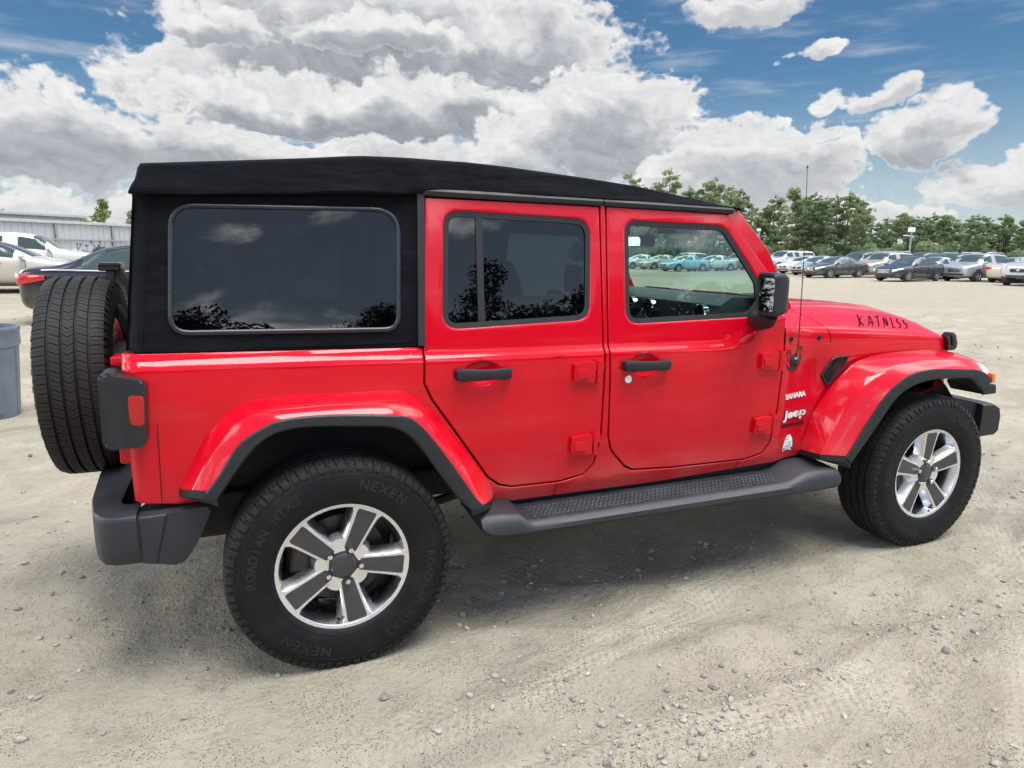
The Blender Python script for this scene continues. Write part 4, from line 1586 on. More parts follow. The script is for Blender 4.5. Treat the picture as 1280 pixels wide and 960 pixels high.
# --- underbody
bm = bmesh.new()
rbox(bm, (.78, 0, .60), (2.85, 1.36, .10), .02)
for y in (-.44, .44):
    rbox(bm, (1.35, y, .53), (4.0, .09, .14), .02)
rbox(bm, (2.72, 0, .80), (1.10, .96, .46), .03)
for s in (-1, 1):
    rbox(bm, (1.36, s * .715, .50), (1.55, .05, .12), .01)
for s in (-1, 1):
    rbox(bm, (-.10, s * .60, .92), (1.02, .03, .62), .01)        # inner arch walls
    rbox(bm, (2.78, s * .50, .86), (1.14, .03, .38), .01)
    # arch liners
    for xc_, r_, a0, a1, y0, y1 in ((.03, .535, 20, 165, -.60, -.79), (2.98, .55, 12, 160, -.50, -.70)):
        rows = []
        for k in range(18):
            a = RAD(a0 + (a1 - a0) * k / 17)
            rows.append([(xc_ + r_ * math.cos(a), s * -y0, .40 + r_ * math.sin(a)), (xc_ + r_ * math.cos(a), s * -y1, .40 + r_ * math.sin(a))])
        grid_loft(bm, rows)
build('underbody', bm, 'dark', JEEP, smooth=30)
for x in (0, WB):
    bm = bmesh.new()
    tube(bm, [(x, -.70, ZH), (x, .70, ZH)], .042, 12)
    lathe(bm, [(-.10, .05), (-.06, .11), (0, .13), (.06, .11), (.10, .05)], 16, 'Y', (x, .08 if x == 0 else .2, ZH))
    for s in (-1, 1):
        P = [(x + .09 + .055 * math.cos(t * .55), s * .50 + .055 * math.sin(t * .55), ZH + .05 + t * .0042) for t in range(80)]
        tube(bm, P, .008, 6)
        tube(bm, [(x - .10, s * .56, ZH - .05), (x - .16, s * .50, .86)], .028, 10)
        tube(bm, [(x + .05, s * .48, ZH - .05), (x + (.75 if x == 0 else -.75), s * .42, .47)], .022, 8)
    build('axle', bm, 'rust', JEEP)
bm = bmesh.new()
tube(bm, [(-.62, -.40, .47), (-.30, -.42, .47), (-.1, -.35, .60), (.4, -.30, .52), (2.2, -.2, .48)], .03, 10)
lathe(bm, [(-.16, 0), (-.16, .09), (.16, .09), (.16, 0)], 20, 'X', (-.42, -.36, .46))
build('exhaust', bm, 'rust', JEEP)

# --- cabin
def seat(name, x, y, w, back_h, rake, hr=True):
    s = empty(name, (0, 0, 0), 0, JEEP)
    bm = bmesh.new()
    rbox(bm, (x + .26, y, .86), (.52, w, .16), .06, 3)
    build('seat_cushion', bm, 'seat', s)
    bm = bmesh.new()
    R_ = Matrix.Rotation(RAD(-rake), 4, 'Y')
    rbox(bm, (x - .02 - math.sin(RAD(rake)) * back_h * .5, y, .92 + back_h * .5), (.13, w * .98, back_h), .055, 3, rot=R_, taper=(2, .8, .86))
    build('seat_back', bm, 'seat', s)
    if hr:
        for dy in ((0,) if w < .7 else (-.36, .36)):
            bm = bmesh.new()
            hx = x - .02 - math.sin(RAD(rake)) * (back_h + .12)
            rbox(bm, (hx, y + dy, .92 + back_h + .10), (.10, .27, .19), .045, 3, rot=R_)
            for d2 in (-.06, .06):
                tube(bm, [(hx + .02, y + dy + d2, .92 + back_h - .04), (hx, y + dy + d2, .92 + back_h + .05)], .007, 6)
            build('headrest', bm, 'seat', s)
    return s


seat('front_seat', .93, -.36, .52, .58, 16)
seat('front_seat', .93, .36, .52, .58, 16)
seat('rear_seat', -.02, 0, 1.22, .46, 20)

bm = bmesh.new()
for s in (-1, 1):
    tube(bm, [(.40, s * .665, 1.0), (.40, s * .645, 1.35), (.40, s * .600, 1.62), (.40, s * .56, 1.675), (.40, 0, 1.69)], .034, 12)
    tube(bm, [(.40, s * .60, 1.655), (1.1, s * .60, 1.675), (1.80, s * .60, 1.68)], .03, 12)
    tube(bm, [(.40, s * .60, 1.655), (.15, s * .60, 1.64), (.03, s * .60, 1.56), (-.30, s * .60, 1.24), (-.42, s * .60, 1.10)], .034, 12)
    tube(bm, [(1.14, s * .665, 1.0), (1.14, s * .63, 1.5), (1.14, s * .60, 1.67)], .03, 12)
tube(bm, [(1.14, -.60, 1.67), (1.14, .60, 1.67)], .03, 12)
build('sport_bar', bm, 'paint', JEEP)
bm = bmesh.new()
for s in (-1, 1):
    tube(bm, [(-.60, s * .62, 1.70), (-.2, s * .625, 1.705), (.4, s * .63, 1.71)], .016, 8)
tube(bm, [(-.58, -.62, 1.70), (-.58, .62, 1.70)], .014, 8)
tube(bm, [(.14, -.62, 1.80), (.14, .62, 1.80)], .014, 8)
for s in (-1, 1):
    tube(bm, [(.40, s * .625, 1.66), (-.10, s * .63, 1.72)], .012, 6)
build('top_bow', bm, 'gloss_black', JEEP)

# dashboard
bm = bmesh.new()
rows = []
for y in (-.70, -.66, 0, .66, .70):
    k = 1 if abs(y) < .69 else .94
    rows.append([(1.74 + .02, y, .86), (1.70, y, 1.02), (1.735, y, 1.19 * k + (1 - k) * 1.1), (1.765, y, 1.285), (1.83, y, 1.322), (2.02, y, 1.318), (2.07, y, 1.25), (2.08, y, .86)])
vs = grid_loft(bm, rows, True)
cap(bm, vs[0]); cap(bm, vs[-1])
da = build('dashboard', bm, 'dash', JEEP, smooth=40)
for y in (-.60, -.16, .02, .60):
    bm = bmesh.new()
    c = (1.742, y, 1.235)
    lathe(bm, [(.010, .050), (-.018, .052), (-.022, .049), (-.022, .045), (-.012, .042)], 28, 'X', c, mat_i=0)
    lathe(bm, [(-.004, .044), (-.004, 0)], 20, 'X', c, mat_i=1)
    for k in range(4):
        rbox(bm, (c[0] - .010, y, c[2] - .028 + k * .019), (.012, .074, .005), .001, 1, mat_i=1)
    build('air_vent', bm, ['chrome', 'gloss_black'], da)
bm = bmesh.new()
rbox(bm, (1.715, -.07, 1.09), (.02, .24, .15), .008)
build('screen', bm, 'gloss_black', da)
bm = bmesh.new()
R_ = Matrix.Translation((1.50, .37, 1.13)) @ Matrix.Rotation(RAD(-24), 4, 'Y')
P = [R_ @ Vector((0, .185 * math.cos(a), .185 * math.sin(a))) for a in [2 * math.pi * k / 36 for k in range(37)]]
tube(bm, P, .015, 8, False)
for a in (0, math.pi, -math.pi / 2):
    tube(bm, [R_ @ Vector((.02, 0, 0)), R_ @ Vector((0, .18 * math.cos(a), .18 * math.sin(a)))], .016, 6)
tube(bm, [R_ @ Vector((0, 0, 0)), R_ @ Vector((.30, 0, -.02))], .045, 10)
lathe(bm, [(-.02, 0), (-.02, .06), (.03, .07), (.03, 0)], 16, 'X', tuple(R_.translation))
build('steering_wheel', bm, 'dash', JEEP)
bm = bmesh.new()
rbox(bm, (1.755, -.03, 1.585), (.035, .23, .065), .015)
tube(bm, [(1.77, -.03, 1.60), (1.86, -.03, 1.70)], .012, 8)
mi_ = build('rear_view_mirror', bm, 'gloss_black', JEEP)
bm = bmesh.new()
rbox(bm, (1.7365, -.03, 1.585), (.003, .21, .050), .001)
build('mirror_glass', bm, 'mirror', mi_)
for s in (-1, 1):
    bm = bmesh.new()
    rbox(bm, (1.78, s * .33, 1.67), (.03, .36, .10), .01)
    build('sun_visor', bm, 'seat', JEEP)

# --- left-hand side: mirrored copies of the right-hand parts
def mirrored(o, parent):
    c = o.copy()
    COL.objects.link(c)
    c.parent = parent
    if parent is JEEP: c.scale = (1, -1, 1)
    for ch in [q for q in bpy.data.objects if q.parent is o]:
        mirrored(ch, c)
    return c


for o in (rail, body, rear_door, front_door, qp, tail, rear_flare, front_flare, board, mir):
    mirrored(o, JEEP)

# a bundle of grey cloth lying in the load space
rng = random.Random(5)
bm = bmesh.new()
bmesh.ops.create_icosphere(bm, subdivisions=4, radius=1.0)
for v in bm.verts:
    p = v.co.copy()
    k = 1 + .10 * math.sin(p.x * 5 + 1) * math.sin(p.y * 4.2) + .05 * math.sin(p.z * 9 + p.x * 7) + .03 * math.sin(p.y * 15 + p.x * 11)
    v.co = Vector((p.x * .17 * k, p.y * .22 * k, max(-.10, p.z * .14 * k)))
bag = build('cloth_bundle', bm, 'bag', None)
bag.location = (-.40, -.40, 1.185)
tag(bag, "crumpled grey cloth bundle behind the dark rear side window of the red vehicle", "cloth bundle")
bm = bmesh.new()
rbox(bm, (-.36, 0, 1.02), (.48, 1.16, .10), .02)
rbox(bm, (-.36, 0, .82), (.48, 1.16, .30), .02)
build('load_floor', bm, 'seat', JEEP)


# ------------------------------------------------------------------ ground
def vnoise(x, y, seed):
    """smooth value noise on a lattice"""
    def h(i, j):
        n = (i * 374761393 + j * 668265263 + seed * 974711) & 0x7fffffff
        n = ((n ^ (n >> 13)) * 1274126177) & 0x7fffffff
        return ((n ^ (n >> 16)) & 0xffff) / 65535.0
    xi = np.floor(x).astype(np.int64); yi = np.floor(y).astype(np.int64)
    fx = x - xi; fy = y - yi
    fx = fx * fx * (3 - 2 * fx); fy = fy * fy * (3 - 2 * fy)
    return (h(xi, yi) * (1 - fx) + h(xi + 1, yi) * fx) * (1 - fy) + (h(xi, yi + 1) * (1 - fx) + h(xi + 1, yi + 1) * fx) * fy


def fbm(x, y, seed, octv=4):
    s = 0; a = .5
    for k in range(octv):
        s = s + a * vnoise(x, y, seed + k * 7); x = x * 2.03 + 3.1; y = y * 2.03 + 1.7; a *= .5
    return s


def npstep(a, b, x):
    t = np.clip((x - a) / (b - a), 0, 1)
    return t * t * (3 - 2 * t)


TRACKS = []


def ground_h(x, y):
    x = np.asarray(x, float); y = np.asarray(y, float)
    rise = (.17 * npstep(3.0, 13.0, y) + .20 * npstep(13.0, 24.0, y) + .34 * npstep(24.5, 29.5, y)) * npstep(9.0, -2.0, x)
    far = npstep(14.0, 40.0, np.hypot(x - 1, y))
    h = rise + (fbm(x * .55, y * .55, 3) - .47) * .075 * (1 - far * .3)
    near = 1 - npstep(9, 22, np.hypot(x - 1, y + 1))
    h = h + near * ((fbm(x * 3.1 + 9, y * 3.1, 11, 4) - .47) * .038 + np.maximum(0, fbm(x * 11, y * 11, 29, 4) - .50) * .060 * npstep(.40, .60, fbm(x * 1.3 + 4, y * 1.3, 51, 3)))
    # wheel ruts running along and swinging round in front of the vehicle
    for (x0, y0, dx, dy, w, dep, bend_) in ((-3, -1.75, 1, .05, .13, .016, .02), (0, -2.0, 1, .30, .12, .012, .05), (1, -2.9, .8, .55, .13, .014, -.05), (-4, .9, 1, -.35, .13, .014, .0)):
        L = math.hypot(dx, dy)
        u = ((x - x0) * dx + (y - y0) * dy) / L
        v = (-(x - x0) * dy + (y - y0) * dx) / L - bend_ * u * u * .3
        g = np.exp(-(v / w) ** 4)
        rim_ = np.exp(-((np.abs(v) - w * 1.35) / (w * .35)) ** 2)
        h = h + near * (-dep * g + dep * .6 * rim_) * (.5 + fbm(u * 1.5, v * 2 + x0, 41, 2))
    # flat under the tyres, a little sand squeezed up round them
    for wx in (0.0, 3.008):
        for wy in (-.8, .8):
            d = np.hypot((x - wx) / .30, (y - wy) / .20)
            k = 1 - npstep(.7, 1.9, d)
            h = h * (1 - k) + k * .004
            h = h + .012 * np.exp(-((d - 1.15) / .22) ** 2) * fbm(x * 9, y * 9, 77, 2) * 1.3
    return h


def axis_pts(a, b, fine, lo, hi, grow=1.12):
    c = list(np.arange(a, b + fine * .5, fine))
    s = fine; q = c[-1]
    up = []
    while q < hi:
        s *= grow; q += s; up.append(q)
    s = fine; q = c[0]; dn = []
    while q > lo:
        s *= grow; q -= s; dn.append(q)
    return np.array(dn[::-1] + c + up)


def make_ground():
    gx = axis_pts(-1.9, 4.6, .019, -900, 900)
    gy = axis_pts(-2.75, -.15, .017, -900, 900, 1.10)
    X, Y = np.meshgrid(gx, gy)
    Z = ground_h(X, Y)
    nx, ny = len(gx), len(gy)
    co = np.stack([X, Y, Z], -1).reshape(-1, 3).astype(np.float32)
    i = np.arange(nx * ny).reshape(ny, nx)
    q = np.stack([i[:-1, :-1], i[:-1, 1:], i[1:, 1:], i[1:, :-1]], -1).reshape(-1, 4)
    me = bpy.data.meshes.new('ground')
    me.vertices.add(len(co)); me.vertices.foreach_set('co', co.ravel())
    me.loops.add(q.size); me.loops.foreach_set('vertex_index', q.ravel().astype(np.int32))
    me.polygons.add(len(q)); me.polygons.foreach_set('loop_start', np.arange(0, q.size, 4, dtype=np.int32))
    me.update(calc_edges=True)
    me.polygons.foreach_set('use_smooth', [True] * len(me.polygons))
    m, nt, b = new_mat('sandy_ground')
    o = texco(nt)
    x, y, z = sepa(nt, o)
    big = noise(nt, o, .35, 5.0, .6)
    mid = noise(nt, o, 2.2, 6.0, .62)
    fine = noise(nt, o, 34.0, 5.0, .68)
    grit = voro(nt, o, 95.0)
    gritc = voro(nt, o, 95.0, out='Color')
    c = cmix(nt, mid.ramp(.32, .70), (0.318, 0.277, 0.207), (0.435, 0.388, 0.301))
    c = cmix(nt, big.ramp(.40, .68) * .55, c, (0.267, 0.256, 0.209))
    c = cmix(nt, fine.ramp(.45, .8) * .5, c, (0.396, 0.360, 0.289))
    c = cmix(nt, fine.ramp(.42, .22) * .45, c, (0.141, 0.127, 0.102))
    clod = noise(nt, comb(nt, x * .55 + y * .2, y * 2.4 - x * .7, .7), 1.0, 6.0, .68)
    c = cmix(nt, clod.ramp(.55, .70) * mid.ramp(.35, .6) * .6, c, (0.171, 0.152, 0.118))
    gm = grit.ramp(.30, .16) * noise(nt, o, 5.0, 4.0, .6).ramp(.44, .62)
    _, gv, _ = sepa(nt, gritc)
    c = cmix(nt, noise(nt, o, 6.5, 5.0, .65).ramp(.56, .72) * .40, c, (0.204, 0.183, 0.143))
    c = cmix(nt, gm * gv.ramp(.35, .6), c, (0.114, 0.112, 0.105))
    # wide pale and tan bands far out on the lot
    band = noise(nt, comb(nt, x * .012, y * .05, .3), 1.0, 5.0, .6)
    dist = ((x - 1.0) * (x - 1.0) + (y + 1.0) * (y + 1.0))._m('SQRT')
    farm = dist.ramp(8.0, 26.0)
    c = cmix(nt, farm * band.ramp(.35, .7) * .75, c, (0.312, 0.275, 0.215))
    c = cmix(nt, farm * band.ramp(.56, .38) * .75, c, (0.210, 0.185, 0.141))
    setin(b, col=c, rough=.95, spec=.06)
    # tyre prints: chevron ribs inside a few broad bands
    hp = None
    for (x0, y0, ang, bnd, w) in ((.2, -1.35, 14, .03, .12), (1.1, -2.1, 24, -.02, .11), (2.2, -2.0, 35, .03, .12), (-1.6, -1.15, -20, .0, .12), (3.4, -1.5, 10, .04, .12), (-.2, -.25, -5, .0, .11)):
        ca, sa = math.cos(RAD(ang)), math.sin(RAD(ang))
        u = (x - x0) * ca + (y - y0) * sa
        v = (y - y0) * ca - (x - x0) * sa - u * u * bnd
        va = v.abs()
        m1 = va.ramp(w, w * .75, 0, 1) * noise(nt, o, 1.6, 3.0, .6).ramp(.40, .60)
        ribs = ((u * 165.0 + va * 120.0)._m('SINE') * .5 + .5) * .7 + ((v * 190.0)._m('SINE') * .5 + .5) * .5
        hh = m1 * ribs
        hp = hh if hp is None else hp + hh
    h = fine * 1.0 + mid * .8 + noise(nt, o, 17.0, 5.0, .66) * .9 * clod.ramp(.42, .66, .35, 1.0) + grit.ramp(.34, .1) * gm * .6 + noise(nt, o, 130.0, 3.0, .7) * .28 - hp * .32 * fine.ramp(.3, .6)
    bump(nt, b, h, 1.0, .024)
    me.materials.append(m)
    g = link('ground', me)
    tag(g, None, None, None, 'structure')
    return g


make_ground()


def stone_shapes(n, seed):
    r = random.Random(seed)
    out = []
    for k in range(n):
        bm = bmesh.new()
        bmesh.ops.create_icosphere(bm, subdivisions=2 if k < 4 else 1, radius=1.0)
        for _ in range(5):                       # knock flats off a ball
            d = Vector((r.gauss(0, 1), r.gauss(0, 1), r.gauss(0, 1))).normalized()
            lim = r.uniform(.55, .85)
            for v in bm.verts:
                t = v.co.dot(d)
                if t > lim: v.co -= d * (t - lim) * .85
        s = Vector((1, r.uniform(.65, .95), r.uniform(.45, .75)))
        bm.verts.ensure_lookup_table()
        vs = np.array([[v.co.x * s.x, v.co.y * s.y, v.co.z * s.z] for v in bm.verts])
        fs = np.array([[v.index for v in f.verts] for f in bm.faces])
        bm.free()
        out.append((vs, fs))
    return out


def make_gravel():
    r = np.random.default_rng(12)
    shapes = stone_shapes(8, 4)
    P = []
    # clusters where the photograph shows loose stone: (x, y, spread x, spread y, count, size)
    cl = [(1.02, -1.62, .16, .12, 90, .011), (.60, -1.78, .22, .14, 90, .010), (1.45, -1.55, .2, .12, 60, .009), (.95, -2.0, .25, .14, 70, .009), (2.25, -1.45, .2, .14, 60, .010),
          (.55, -1.35, .2, .15, 60, .010), (2.8, -1.55, .25, .12, 55, .010), (-.9, -.3, .3, .3, 40, .010), (-.5, -.7, .3, .2, 30, .009), (1.3, -.7, .6, .12, 90, .008), (.6, -.5, .4, .2, 120, .010),
          (1.6, -.4, .6, .3, 140, .010), (4.4, -.4, .5, .5, 60, .012), (4.6, .6, .7, .5, 80, .013), (-1.7, .9, .6, .6, 60, .012), (-1.2, -1.2, .4, .3, 40, .008), (1.85, -2.1, .3, .12, 50, .008), (.25, -2.05, .25, .12, 50, .008)]
    for x, y, sx, sy, n, s in cl:
        for _ in range(int(n * 1.15)):
            P.append((x + r.normal() * sx, y + r.normal() * sy, 0.80 * s * np.exp(r.normal() * .42)))
    for _ in range(7500):                                   # crumbs everywhere
        P.append((r.uniform(-2.2, 5.2), r.uniform(-2.7, 1.2), .0034 * np.exp(r.normal() * .45)))
    for _ in range(900):
        P.append((r.uniform(-9, 16), r.uniform(-1, 14), .012 * np.exp(r.normal() * .45)))
    V = []; F = []; MI = []; base = 0
    A = np.array(P)
    Z = ground_h(A[:, 0], A[:, 1])
    for (x, y, s), z in zip(P, Z):
        if any(abs(x - wx) < .16 and abs(abs(y) - .8) < .15 for wx in (0, 3.008)): continue
        s = min(s, .019)
        vs, fs = shapes[r.integers(0, 4) if s > .009 else r.integers(4, 8)]
        a = r.uniform(0, 6.283)
        ca, sa = math.cos(a), math.sin(a)
        R_ = np.array([[ca, -sa, 0], [sa, ca, 0], [0, 0, 1]])
        v = (vs * s) @ R_.T + np.array([x, y, z + s * .22])
        V.append(v); F.append(fs + base); base += len(v)
        MI.append(np.full(len(fs), r.choice([0, 0, 0, 0, 1, 1, 2, 3]) if s > .006 else r.choice([0, 0, 0, 0, 0, 1])))
    V = np.concatenate(V).astype(np.float32); F = np.concatenate(F).astype(np.int32); MI = np.concatenate(MI).astype(np.int32)
    me = bpy.data.meshes.new('gravel')
    me.vertices.add(len(V)); me.vertices.foreach_set('co', V.ravel())
    me.loops.add(F.size); me.loops.foreach_set('vertex_index', F.ravel())
    me.polygons.add(len(F)); me.polygons.foreach_set('loop_start', np.arange(0, F.size, 3, dtype=np.int32))
    me.update(calc_edges=True)
    for nm, c in (('sand_stone', (0.274, 0.252, 0.211)), ('grey_stone', (0.238, 0.226, 0.207)), ('dark_stone', (0.158, 0.153, 0.148)), ('pale_stone', (0.338, 0.321, 0.281))):
        me.materials.append(plain(nm, c, .9, var=.3, scale=60, grain=.4, gscale=220, spec=.25))
    me.polygons.foreach_set('material_index', MI)
    me.polygons.foreach_set('use_smooth', [True] * len(F))
    me.set_sharp_from_angle(angle=RAD(45))
    tag(link('gravel', me), "loose stones and crumbs scattered over the sandy lot", "gravel", None, 'stuff')


make_gravel()


# ------------------------------------------------------------------ parked cars
def gz(x, y):
    return float(ground_h(np.array([x]), np.array([y]))[0])


def polar(az, d):
    a = RAD(az)
    return CAM_POS.x + d * math.sin(a), CAM_POS.y + d * math.cos(a)


M['car_glass'] = plain('car_window_glass', (0.045, 0.062, 0.062), 0.06, var=0.0, spec=0.35)
M['car_trim'] = plain('car_dark_trim', (0.02, 0.02, 0.022), 0.6)
M['car_rim'] = plain('car_alloy_wheel', (0.45, 0.46, 0.48), 0.3, 0.9)
M['car_tyre'] = plain('car_tyre', (0.025, 0.025, 0.027), 0.8)
M['headlamp'] = plain('headlamp', (0.62, 0.66, 0.68), 0.12, 0.3, coat=1.0)
M['tail_red'] = plain('car_tail_lamp', (0.50, 0.012, 0.015), 0.15, coat=1.0)

# stations: x, half-width share, sill z, belt z, top z, roof half-width share
SEDAN = dict(L=4.84, W=1.83, R=.335, wb=(1.42, -1.38), glass=(.95, -1.62), ws=(1.02, .12), rw=(-.98, -1.62), bp=-.42, st=[
    (2.42, .52, .36, .60, .66, .40), (2.36, .76, .24, .66, .72, .62), (2.15, .92, .20, .72, .79, .80), (1.7, .99, .19, .79, .87, .84), (1.25, 1.0, .18, .85, .935, .84), (1.02, 1.0, .18, .89, .975, .84),
    (.62, 1.0, .18, .92, 1.20, .74), (.12, 1.0, .18, .935, 1.42, .66), (-.36, 1.0, .18, .945, 1.465, .655), (-.48, 1.0, .18, .947, 1.465, .655), (-.98, 1.0, .18, .955, 1.415, .65), (-1.35, 1.0, .18, .965, 1.25, .68),
    (-1.62, 1.0, .19, .975, 1.10, .74), (-1.9, .985, .2, .975, 1.055, .80), (-2.2, .95, .23, .95, 1.035, .80), (-2.36, .86, .28, .90, 1.00, .72), (-2.42, .66, .36, .80, .92, .5)])
SUV = dict(L=4.62, W=1.86, R=.36, wb=(1.42, -1.34), glass=(.9, -2.05), ws=(1.05, .45), rw=(-2.02, -2.25), bp=-.28, st=[
    (2.31, .55, .42, .76, .84, .45), (2.25, .80, .30, .84, .92, .66), (2.05, .94, .25, .92, 1.00, .82), (1.6, .99, .23, .98, 1.06, .85), (1.05, 1.0, .22, 1.02, 1.12, .85),
    (.75, 1.0, .22, 1.04, 1.40, .78), (.45, 1.0, .22, 1.05, 1.62, .73), (-.1, 1.0, .22, 1.06, 1.69, .72), (-.24, 1.0, .22, 1.06, 1.695, .72), (-.34, 1.0, .22, 1.06, 1.695, .72), (-1.2, 1.0, .22, 1.07, 1.68, .72), (-1.85, 1.0, .23, 1.08, 1.63, .71),
    (-2.02, .99, .25, 1.08, 1.58, .71), (-2.22, .96, .30, 1.07, 1.20, .82), (-2.29, .86, .38, 1.0, 1.08, .74), (-2.31, .68, .45, .9, .96, .6)])
PICKUP = dict(L=5.85, W=2.0, R=.41, wb=(1.98, -1.70), glass=(1.05, -.95), ws=(1.22, .66), rw=(-.86, -.94), bp=.02, st=[
    (2.92, .70, .50, .95, 1.04, .60), (2.86, .90, .42, 1.05, 1.14, .80), (2.6, .98, .40, 1.12, 1.20, .86), (1.9, 1.0, .38, 1.17, 1.26, .87), (1.22, 1.0, .38, 1.20, 1.31, .87),
    (.95, 1.0, .38, 1.22, 1.60, .80), (.66, 1.0, .38, 1.23, 1.86, .75), (.08, 1.0, .38, 1.24, 1.93, .74), (-.04, 1.0, .38, 1.24, 1.93, .74), (-.80, 1.0, .38, 1.24, 1.90, .74), (-.98, 1.0, .38, 1.24, 1.88, .75), (-1.06, 1.0, .40, 1.24, 1.88, .80),
    (-2.0, 1.0, .42, 1.24, 1.90, .80), (-2.80, 1.0, .45, 1.24, 1.86, .80), (-2.90, .97, .55, 1.2, 1.72, .78)])


def car_parts(spec, cap_top=False):
    st = spec['st']; W = spec['W'] / 2
    bm = bmesh.new()
    rows = []
    for x, ws_, zb, belt, top, wt in st:
        w = W * ws_
        half = [(0, zb), (w * .74, zb), (w * .955, zb + .09), (w, zb * .5 + belt * .5), (w * .985, belt - .035), (w * .950, belt + .015), (W * wt + (.02 if top - belt < .2 else 0), top - (.05 if top - belt > .2 else .02)), (W * wt * .78, top - .004), (0, top + .012)]
        rows.append([(x, -y, z) for y, z in half] + [(x, y, z) for y, z in half[::-1][1:-1]])
    n = len(rows[0])
    vs = grid_loft(bm, rows, True)
    cap(bm, vs[0]); cap(bm, vs[-1][::-1])
    bm.faces.ensure_lookup_table()
    bmesh.ops.recalc_face_normals(bm, faces=bm.faces[:])
    g0, g1 = spec['glass']; w0, w1 = spec['ws']; r0, r1 = spec['rw']
    for f in bm.faces:
        c = f.calc_center_median()
        xs = [v.co.x for v in f.verts]; lo, hi = min(xs), max(xs)
        js = sorted({[i for r in vs for i, q in enumerate(r) if q is v][0] for v in f.verts}) if False else None
        # classify by height: the band between belt and roof edge
        z_b = np.interp(-c.x, [-s[0] for s in st], [s[3] for s in st]); z_t = np.interp(-c.x, [-s[0] for s in st], [s[4] for s in st])
        ay = abs(c.y)
        f.material_index = 0
        if z_t - z_b > .12 and c.z > z_b + .015:
            if lo >= w1 - .01 and hi <= w0 + .01 and ay < W * .70 and c.z > z_b + (z_t - z_b) * .72: f.material_index = 1
            elif lo >= r1 - .01 and hi <= r0 + .01 and ay < W * .70 and c.z > z_b + (z_t - z_b) * .72: f.material_index = 2
            elif hi <= g0 + .01 and lo >= g1 - .01 and ay > W * .55 and c.z < z_t - .06 and f.normal.y * c.y > .1 and abs(f.normal.z) < .75:
                if hi - lo > .16: f.material_index = 3 if c.y < 0 else 4
            elif cap_top and hi < -1.0 and lo > -2.85 and ay > W * .55 and c.z < z_t - .06 and f.normal.y * c.y > .1 and hi - lo > .4:
                f.material_index = 5 if c.y < 0 else 6
    me = bpy.data.meshes.new('car'); bm.to_mesh(me); bm.free()
    o = bpy.data.objects.new('car', me); COL.objects.link(o)
    for i in range(7): me.materials.append(None)
    md = o.modifiers.new('s', 'SUBSURF'); md.levels = md.render_levels = 2
    dg = bpy.context.evaluated_depsgraph_get(); dg.update()
    ev = bpy.data.meshes.new_from_object(o.evaluated_get(dg))
    bpy.data.objects.remove(o)
    out = {}
    for mi, nm in enumerate(('body', 'windshield', 'rear_window', 'side_window', 'side_window', 'cap_window', 'cap_window')):
        b2 = bmesh.new(); b2.from_mesh(ev)
        bmesh.ops.delete(b2, geom=[f for f in b2.faces if f.material_index != mi], context='FACES')
        if not len(b2.faces): b2.free(); continue
        if mi:
            for v in b2.verts: v.co += v.normal * .004
        for f in b2.faces: f.material_index = 0; f.smooth = True
        m2 = bpy.data.meshes.new('car_' + nm); b2.to_mesh(m2); b2.free()
        out[mi] = (nm, m2)
    bpy.data.meshes.remove(ev)
    return out


def car_wheel_meshes(R):
    bm = bmesh.new()
    lathe(bm, [(.02, R * .64), (-.095, R * .66), (-.105, R * .80), (-.098, R * .93), (-.08, R), (.08, R), (.10, R * .9), (.10, R * .5)], 28, 'Y')
    t = bpy.data.meshes.new('tyre'); bmesh.ops.recalc_face_normals(bm, faces=bm.faces[:]); bm.to_mesh(t); bm.free()
    t.materials.append(M['car_tyre']); t.polygons.foreach_set('use_smooth', [True] * len(t.polygons)); t.set_sharp_from_angle(angle=RAD(40))
    bm = bmesh.new()
    lathe(bm, [(-.06, R * .55), (-.104, R * .66), (-.100, R * .60), (-.07, R * .57), (-.05, R * .56)], 28, 'Y', mat_i=0)
    lathe(bm, [(-.035, R * .60), (-.035, 0)], 24, 'Y', mat_i=1)
    for k in range(7):
        rbox(bm, (R * .31, -.085, 0), (R * .56, .02, R * .115), .006, 1, rot=None)
        rot = Matrix.Rotation(2 * math.pi * k / 7, 4, 'Y')
        bm.verts.ensure_lookup_table()
        for v in bm.verts[-24:]: v.co = rot @ v.co
    lathe(bm, [(-.08, R * .12), (-.098, R * .10), (-.10, 0)], 14, 'Y', mat_i=0)
    r = bpy.data.meshes.new('rim'); bmesh.ops.recalc_face_normals(bm, faces=bm.faces[:]); bm.to_mesh(r); bm.free()
    r.materials.append(M['car_rim']); r.materials.append(M['car_trim'])
    return t, r


CARS = {}


